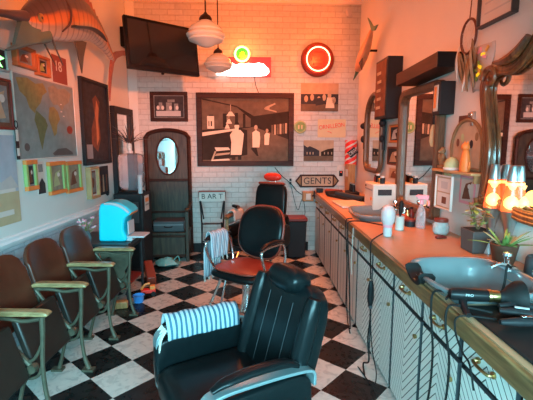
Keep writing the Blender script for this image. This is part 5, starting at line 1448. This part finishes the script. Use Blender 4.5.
random.seed(21)
b = MB()
st = []
for k in range(6):
    a = random.uniform(0, 6.28); e = Vector((.07 * math.cos(a), .05 * math.sin(a), random.uniform(.24, .34))); st.append(e)
    b.tube([(0, 0, .13), e * .6 + Vector((0, 0, .04)), e], .004, 'wicker', n=5, smooth=3)
b.build('stem', t)
b = MB()
for e in st:
    for k in range(8):
        f = random.uniform(.45, 1); a = random.uniform(0, 6.28)
        leaf(b, e * f + Vector((0, 0, .03)), (math.cos(a), math.sin(a), random.uniform(.0, .8)), random.uniform(.045, .075), .015, random.choice(['leaf_green', 'leaf_green', 'sage', 'dry_leaf']))
b.build('foliage', t, solid=.0015, ang=60)
# round planter with aloe-like leaves
t = thing('round_planter', 'dark brown round pot with slender leaves right of the square planter', 'potted plant', on(3.62, .53), CRZ)
b = MB(); b.lathe([(.001, .001), (.045, .001), (.065, .10), (.072, .135), (.066, .14), (.062, .12), (.001, .12)], (0, 0, 0), 'terracotta_brown', n=26); b.build('pot', t)
b = MB(); b.lathe([(.001, .122), (.061, .122), (.001, .128)], (0, 0, 0), 'soil', n=18); b.build('soil', t)
b = MB()
for k in range(22):
    a = random.uniform(0, 6.28); e = random.uniform(.25, 1.4)
    leaf(b, (.02 * math.cos(a), .02 * math.sin(a), .12), (math.cos(a) * math.cos(e), math.sin(a) * math.cos(e), math.sin(e)), random.uniform(.10, .19), .009, random.choice(['leaf_green', 'sage', 'leaf_green']), .2)
b.build('foliage', t, solid=.002, ang=60)
t = thing('potted_cactus', 'small pot with stubby cactus at the right edge', 'potted plant', on(3.80, .60), CRZ)
b = MB(); b.lathe([(.001, .001), (.055, .001), (.064, .03), (.060, .10), (.052, .115), (.046, .11), (.001, .10)], (0, 0, 0), 'charcoal', n=24); b.build('pot', t)
b = MB()
for i in range(9):
    a = 2 * PI * i / 9; b.ell((.012 * math.cos(a), .012 * math.sin(a), .14), (.012, .012, .035), 'sage', n=8, k=6)
b.build('cactus', t)

# jar with red lid
t = thing('glass_jar', 'faceted glass jar with reddish lid on the worktop', 'jar', on(2.79, .565), 0)
b = MB(); b.lathe([(.001, .0), (.045, .002), (.058, .02), (.060, .06), (.052, .085), (.047, .095)], (0, 0, 0), 'jar_glass', n=14); b.build('glass', t, ang=10)
b = MB(); b.lathe([(.05, .095), (.052, .10), (.05, .118), (.001, .120)], (0, 0, 0), 'red_brown_vinyl', n=20); b.build('lid', t)
t = thing('red_clip', 'small dark red clip lying in front of the glass jar', 'clip', on(2.93, .50), R(20))
b = MB(); b.prism([(-.04, 0), (.045, 0), (.05, .01), (.0, .026), (-.035, .018)], -.015, .015, 'maroon'); b.build('body', t, bevel=.004)
# spray bottle
t = thing('spray_bottle', 'clear pinkish spray bottle standing before the big mirror', 'spray bottle', on(2.57, .50), R(-30))
b = MB(); b.lathe([(.001, 0), (.036, .001), (.038, .01), (.038, .11), (.030, .15), (.014, .185), (.013, .20)], (0, 0, 0), 'clear_plastic', n=24); b.build('bottle', t)
b = MB(); b.lathe([(.017, .195), (.017, .22), (.012, .235)], (0, 0, 0), 'pink', n=16); b.box((.012, 0, .255), (.085, .028, .032), 'pink'); b.tube([(-.025, 0, .268), (-.045, 0, .255)], .009, 'pink'); b.tube([(.030, 0, .245), (.055, 0, .215), (.055, 0, .185)], .006, 'pink', smooth=3); b.build('trigger', t, bevel=.003)
# brush cup
t = thing('brush_cup', 'cream cup holding a black handled brush', 'cup', on(2.64, .30), 0)
b = MB(); b.lathe([(.001, .001), (.035, .001), (.036, .11), (.032, .112), (.031, .01), (.001, .01)], (0, 0, 0), 'off_white', n=24); b.build('cup', t)
t = thing('round_brush', 'black brush standing upright in the cream cup', 'brush', cf(2.64, .30, TOP + .014), 0)
b = MB(); b.tube([(0, 0, .0), (.004, 0, .14)], .010, 'black_plastic'); b.tube([(.004, 0, .12), (.006, 0, .16), (.008, 0, .20), (.008, 0, .225)], [.012, .018, .018, .008], 'black_rubber', n=12, smooth=3); b.build('handle', t)
# tins and clutter near the mirror
t = thing('round_tin', 'black round tin between the cream cup and spray bottle', 'tin', on(2.50, .44), 0)
b = MB(); b.lathe([(.001, 0), (.042, 0), (.042, .045), (.001, .046)], (0, 0, 0), 'black_satin', n=22); b.build('body', t)
b = MB(); b.lathe([(.043, .044), (.043, .058), (.001, .06)], (0, 0, 0), 'maroon', n=22); b.build('lid', t)
t = thing('folded_cloth', 'crumpled reddish cloth behind the cream cup', 'cloth', on(2.35, .42), 0)
b = MB(); random.seed(9); vs = []; fs = []
for j in range(8):
    for i in range(10): vs.append((-.10 + .022 * i, -.08 + .022 * j, .02 + .05 * math.sin(PI * i / 9) * math.sin(PI * j / 7) + random.uniform(0, .018)))
for j in range(7):
    for i in range(9): fs.append((j * 10 + i, j * 10 + i + 1, (j + 1) * 10 + i + 1, (j + 1) * 10 + i))
b.add(vs, fs, 'red_brown_vinyl'); b.build('fabric', t, solid=.004, sub=1, ang=180)
for k, (s, tt, c, lb) in enumerate(((2.28, .50, 'brass', 'small amber bottle left of the crumpled cloth'), (2.22, .56, 'maroon', 'small dark red bottle close to the mirror frame'), (2.42, .54, 'brushed_steel', 'small steel tin beside the mirror bottom'))):
    t = thing('product_bottle', lb, 'bottle', on(s, tt), 0)
    b = MB(); b.lathe([(.001, 0), (.024, 0), (.025, .06), (.012, .085), (.011, .10)], (0, 0, 0), c, n=18); b.build('bottle', t)
    b = MB(); b.lathe([(.013, .098), (.013, .118), (.001, .119)], (0, 0, 0), 'black_plastic', n=14); b.build('cap', t)
# white hair dryer standing on end
t = thing('white_hair_dryer', 'white and pink hair dryer standing upright on the worktop', 'hair dryer', on(2.85, .135), 0)
b = MB(); b.lathe([(.001, .001), (.030, .001), (.034, .02), (.032, .07), (.036, .09)], (0, 0, 0), 'white_plastic', n=24); b.build('handle', t)
b = MB(); b.lathe([(.036, .088), (.048, .11), (.053, .15), (.050, .19), (.036, .222), (.015, .234), (.001, .236)], (0, 0, 0), 'white_plastic', n=26); b.build('body', t)
b = MB(); b.lathe([(.0325, .068), (.037, .075), (.0375, .09)], (0, 0, 0), 'pink', n=24, cap=False); b.build('band', t)
# steriliser
t = thing('steriliser_cabinet', 'pale box shaped towel steriliser with dark window by the mirror', 'steriliser', on(1.60, .44), CRZ)
b = MB(); b.box((0, .02, .14), (.32, .24, .27), 'off_white'); b.build('body', t, bevel=.012)
b = MB(); b.box((.162, .02, .19), (.004, .14, .06), 'photo_dark'); b.build('window', t)
b = MB(); b.box((.0, -.102, .21), (.26, .004, .012), 'grey'); b.box((-.10, -.105, .24), (.02, .006, .02), 'black_plastic'); b.box((.1, -.102, .12), (.05, .004, .03), 'orange'); b.build('control_strip', t)
for k, (dx, c, h, lb) in enumerate(((-.11, 'maroon', .07, 'dark red jar'), (-.05, 'black_plastic', .09, 'black bottle'), (.03, 'brass', .06, 'brass coloured tin'), (.10, 'black_satin', .075, 'squat black jar'))):
    t = thing('product_jar', lb + ' on top of the steriliser', 'jar', cf(1.60 + dx, .45, TOP + .2785), 0, 'products on the steriliser')
    b = MB(); b.lathe([(.001, 0), (.026, 0), (.027, h * .7), (.02, h * .8)], (0, 0, 0), c, n=16); b.build('jar', t)
    b = MB(); b.lathe([(.022, h * .78), (.022, h), (.001, h)], (0, 0, 0), 'black_plastic' if k % 2 == 0 else 'off_white', n=14); b.build('lid', t)
# standing orange box and black camera-like clutter in the far corner
t = thing('carton', 'upright orange wooden box at the far corner of the worktop', 'box', on(.24, .46), CRZ + R(8))
b = MB(); b.box((0, 0, .20), (.14, .10, .40), 'box_wood'); b.build('body', t, bevel=.006)
b = MB(); b.box((0, -.052, .28), (.08, .004, .10), 'off_white'); b.build('label_panel', t)
t = thing('clipper_station', 'black clipper charging station before the orange box', 'charger', on(.55, .42), CRZ)
b = MB(); b.box((0, 0, .03), (.24, .14, .06), 'black_plastic'); b.build('base', t, bevel=.01)
for k in range(3):
    b = MB(); b.tube([(-.08 + .08 * k, 0, .05), (-.08 + .08 * k, 0, .15)], [.024, .018], 'black_plastic', n=12); b.box((-.08 + .08 * k, 0, .157), (.034, .02, .015), 'brushed_steel'); b.build('clipper', t)
t = thing('long_tray', 'long black curved tray lying across the far worktop', 'tray', on(.88, .31), CRZ + R(23))
t.scale = (1.12, 1.1, 1.3)
b = MB(); b.prism([(-.34, .012), (-.30, .0), (.30, .0), (.34, .012), (.34, .05), (.31, .045), (.28, .02), (-.28, .02), (-.31, .045), (-.34, .05)], -.10, .10, 'black_plastic'); b.build('body', t, bevel=.006)
b = MB(); b.box((0, 0, .035), (.50, .05, .028), 'charcoal'); b.build('comb_row', t)
t = thing('flat_board', 'pale cutting board shaped mat before the long black tray', 'board', on(1.35, .22), CRZ + R(4))
b = MB(); b.box((0, 0, .012), (.46, .34, .022), 'off_white'); b.build('board', t, bevel=.008)
t = thing('small_clamp', 'small black clamp gripping the far front edge of the worktop', 'clamp', on(.22, .02), CRZ)
b = MB(); b.box((0, .02, .03), (.07, .09, .06), 'black_plastic'); b.box((0, -.052, -.03), (.05, .018, .11), 'black_plastic'); b.tube([(0, -.05, -.04), (0, -.085, -.05)], .012, 'black_plastic'); b.build('body', t, bevel=.008)
t = thing('red_towel_roll', 'rolled orange red towel lying at the far end of the worktop', 'towel', on(.42, .20), CRZ + R(50))
b = MB(); b.tube([(-.12, 0, .036), (0, 0, .036), (.12, 0, .036)], .034, 'red_brown_vinyl', n=16); b.build('roll', t)

# black hair dryer lying at the near basin
t = thing('black_hair_dryer', 'black hair dryer with gold trim lying on the worktop edge by the basin', 'hair dryer', on(4.15, .06), CRZ + R(80))
t.scale = (.74, .74, .74)
b = MB(); yq = Matrix.Rotation(R(90), 3, 'Y')
b.lathe([(.001, -.115), (.028, -.115), (.034, -.10), (.037, -.03), (.036, .05), (.033, .09)], (0, 0, .075), 'black_plastic', n=26, rot=yq); b.build('body', t)
b = MB(); b.lathe([(.034, .088), (.036, .095), (.036, .104), (.031, .108), (.033, .14), (.029, .15)], (0, 0, .075), 'brass', n=26, rot=yq); b.build('trim_ring', t)
b = MB(); b.lathe([(.030, .148), (.034, .17), (.062, .195), (.090, .235), (.094, .265), (.086, .262), (.03, .21), (.001, .20)], (0, 0, .075), 'black_rubber', n=30, rot=yq, cap=False); b.build('diffuser', t)
b = MB(); b.tube([(-.04, 0, .07), (-.055, -.05, .035), (-.06, -.12, .022), (-.062, -.16, .02)], [.024, .021, .019, .016], 'black_plastic', n=14, smooth=4, flat=.8); b.build('handle', t)
text('lettering', t, 'PRO', .022, (-.02, -.0368, .085), (R(90), 0, 0), 'mid_grey')
# mat and clippers
t = thing('tool_mat', 'black rubber tool mat on the worktop nearest the camera', 'mat', on(4.40, .27), CRZ)
b = MB(); b.box((0, 0, .005), (.50, .50, .010), 'black_rubber'); b.build('mat', t, bevel=.004)
def clipper(s, tt, rz, label, m2='brushed_steel', L=.15):
    t = thing('hair_clipper', label, 'clipper', cf(s, tt, TOP + .0130), CRZ + rz, 'clippers on the tool mat')
    b = MB(); b.tube([(-L / 2, 0, .020), (-L * .2, 0, .022), (L * .2, 0, .022), (L * .42, 0, .019)], [.012, .020, .019, .017], 'black_satin', n=14, smooth=4, flat=.8); b.build('body', t)
    b = MB(); b.box((L * .45, 0, .019), (.03, .040, .014), m2); b.build('blade', t, bevel=.002)
    b = MB(); b.box((0, 0, .042), (.05, .012, .005), m2); b.build('switch', t, bevel=.001)


clipper(4.215, .22, R(82), 'long slim clipper lying behind the others on the black mat')
clipper(4.28, .19, R(66), 'clipper in the middle of the black mat', 'mid_grey')
clipper(4.36, .16, R(86), 'clipper with shiny end lying nearest the front of the black mat', 'chrome', .2)

# ------------------------------------------------------------------ cables in front of the cabinets
def cab(label, pts, r=.005, name='power_cord', m='black_rubber', group=None):
    b = MB(); b.tube([cf(*p) for p in pts], r, m, n=7, smooth=7)
    return tag(b.build(name), label, 'cable', group)


cab('black cord from the white hair dryer looping over the worktop edge', [(2.85, .10, .93), (2.95, .02, .925), (3.02, -.036, .91), (3.05, -.046, .86), (3.08, -.05, .72), (3.09, -.05, .66)], .005)
cab('black cord arching from the far basin and hanging to the floor', [(2.55, .20, .93), (2.40, .05, .935), (2.34, -.036, .915), (2.36, -.05, .85), (2.40, -.045, .6), (2.44, -.04, .4), (2.50, -.045, .2), (2.56, -.05, .03)], .006)
cab('black cord hanging left of the arching one', [(2.24, .02, .93), (2.24, -.036, .915), (2.28, -.046, .8), (2.34, -.04, .5), (2.38, -.045, .25), (2.46, -.05, .06), (2.60, -.06, .014)], .005)
cab('black cord falling from the hanging clipper to the floor', [(3.06, -.05, .60), (3.10, -.045, .40), (3.08, -.05, .22), (3.14, -.055, .08), (3.06, -.07, .014), (3.2, -.10, .012)], .006)
cab('thinner black cord curling beside the hanging clipper cord', [(3.09, -.048, .62), (3.13, -.05, .35), (3.20, -.05, .18), (3.30, -.05, .08), (3.32, -.08, .014), (3.10, -.12, .012)], .004)
cab('black cord of the black hair dryer hanging over the edge', [(4.14, -.06 + .02, .945), (4.08, -.0, .95), (4.02, -.038, .93), (4.03, -.05, .84), (4.06, -.045, .66), (4.05, -.045, .45), (4.0, -.05, .25), (4.05, -.06, .06)], .005)
cab('black clipper cord hanging nearest the camera', [(4.24, .10, .93), (4.19, .0, .935), (4.16, -.038, .92), (4.17, -.05, .84), (4.21, -.045, .70), (4.20, -.045, .5), (4.15, -.05, .3), (4.2, -.06, .1)], .005)
cab('black cord looping under the near wooden edge', [(4.30, .08, .93), (4.25, -.036, .92), (4.24, -.046, .86), (4.30, -.046, .80), (4.36, -.046, .78), (4.40, -.046, .70)], .004)
t = thing('hanging_clipper', 'long black clipper hanging on its cord before the cabinet door', 'clipper', cf(3.12, -.055, .47), CRZ)
b = MB(); b.tube([(0, 0, .01), (0, 0, .06), (0, 0, .14), (0, 0, .19)], [.014, .024, .022, .012], 'black_plastic', n=12, smooth=4, flat=.8); b.build('body', t)
b = MB(); b.box((0, 0, .005), (.036, .02, .02), 'charcoal'); b.build('blade', t)
b = MB(); b.tube([cf(2.50, -.036, .90), cf(2.52, -.045, .7), cf(2.50, -.045, .64), cf(2.52, -.045, .5)], .003, 'off_white', n=5, smooth=5)
tag(b.build('power_cord'), 'thin white cord hanging beside the black ones', 'cable')
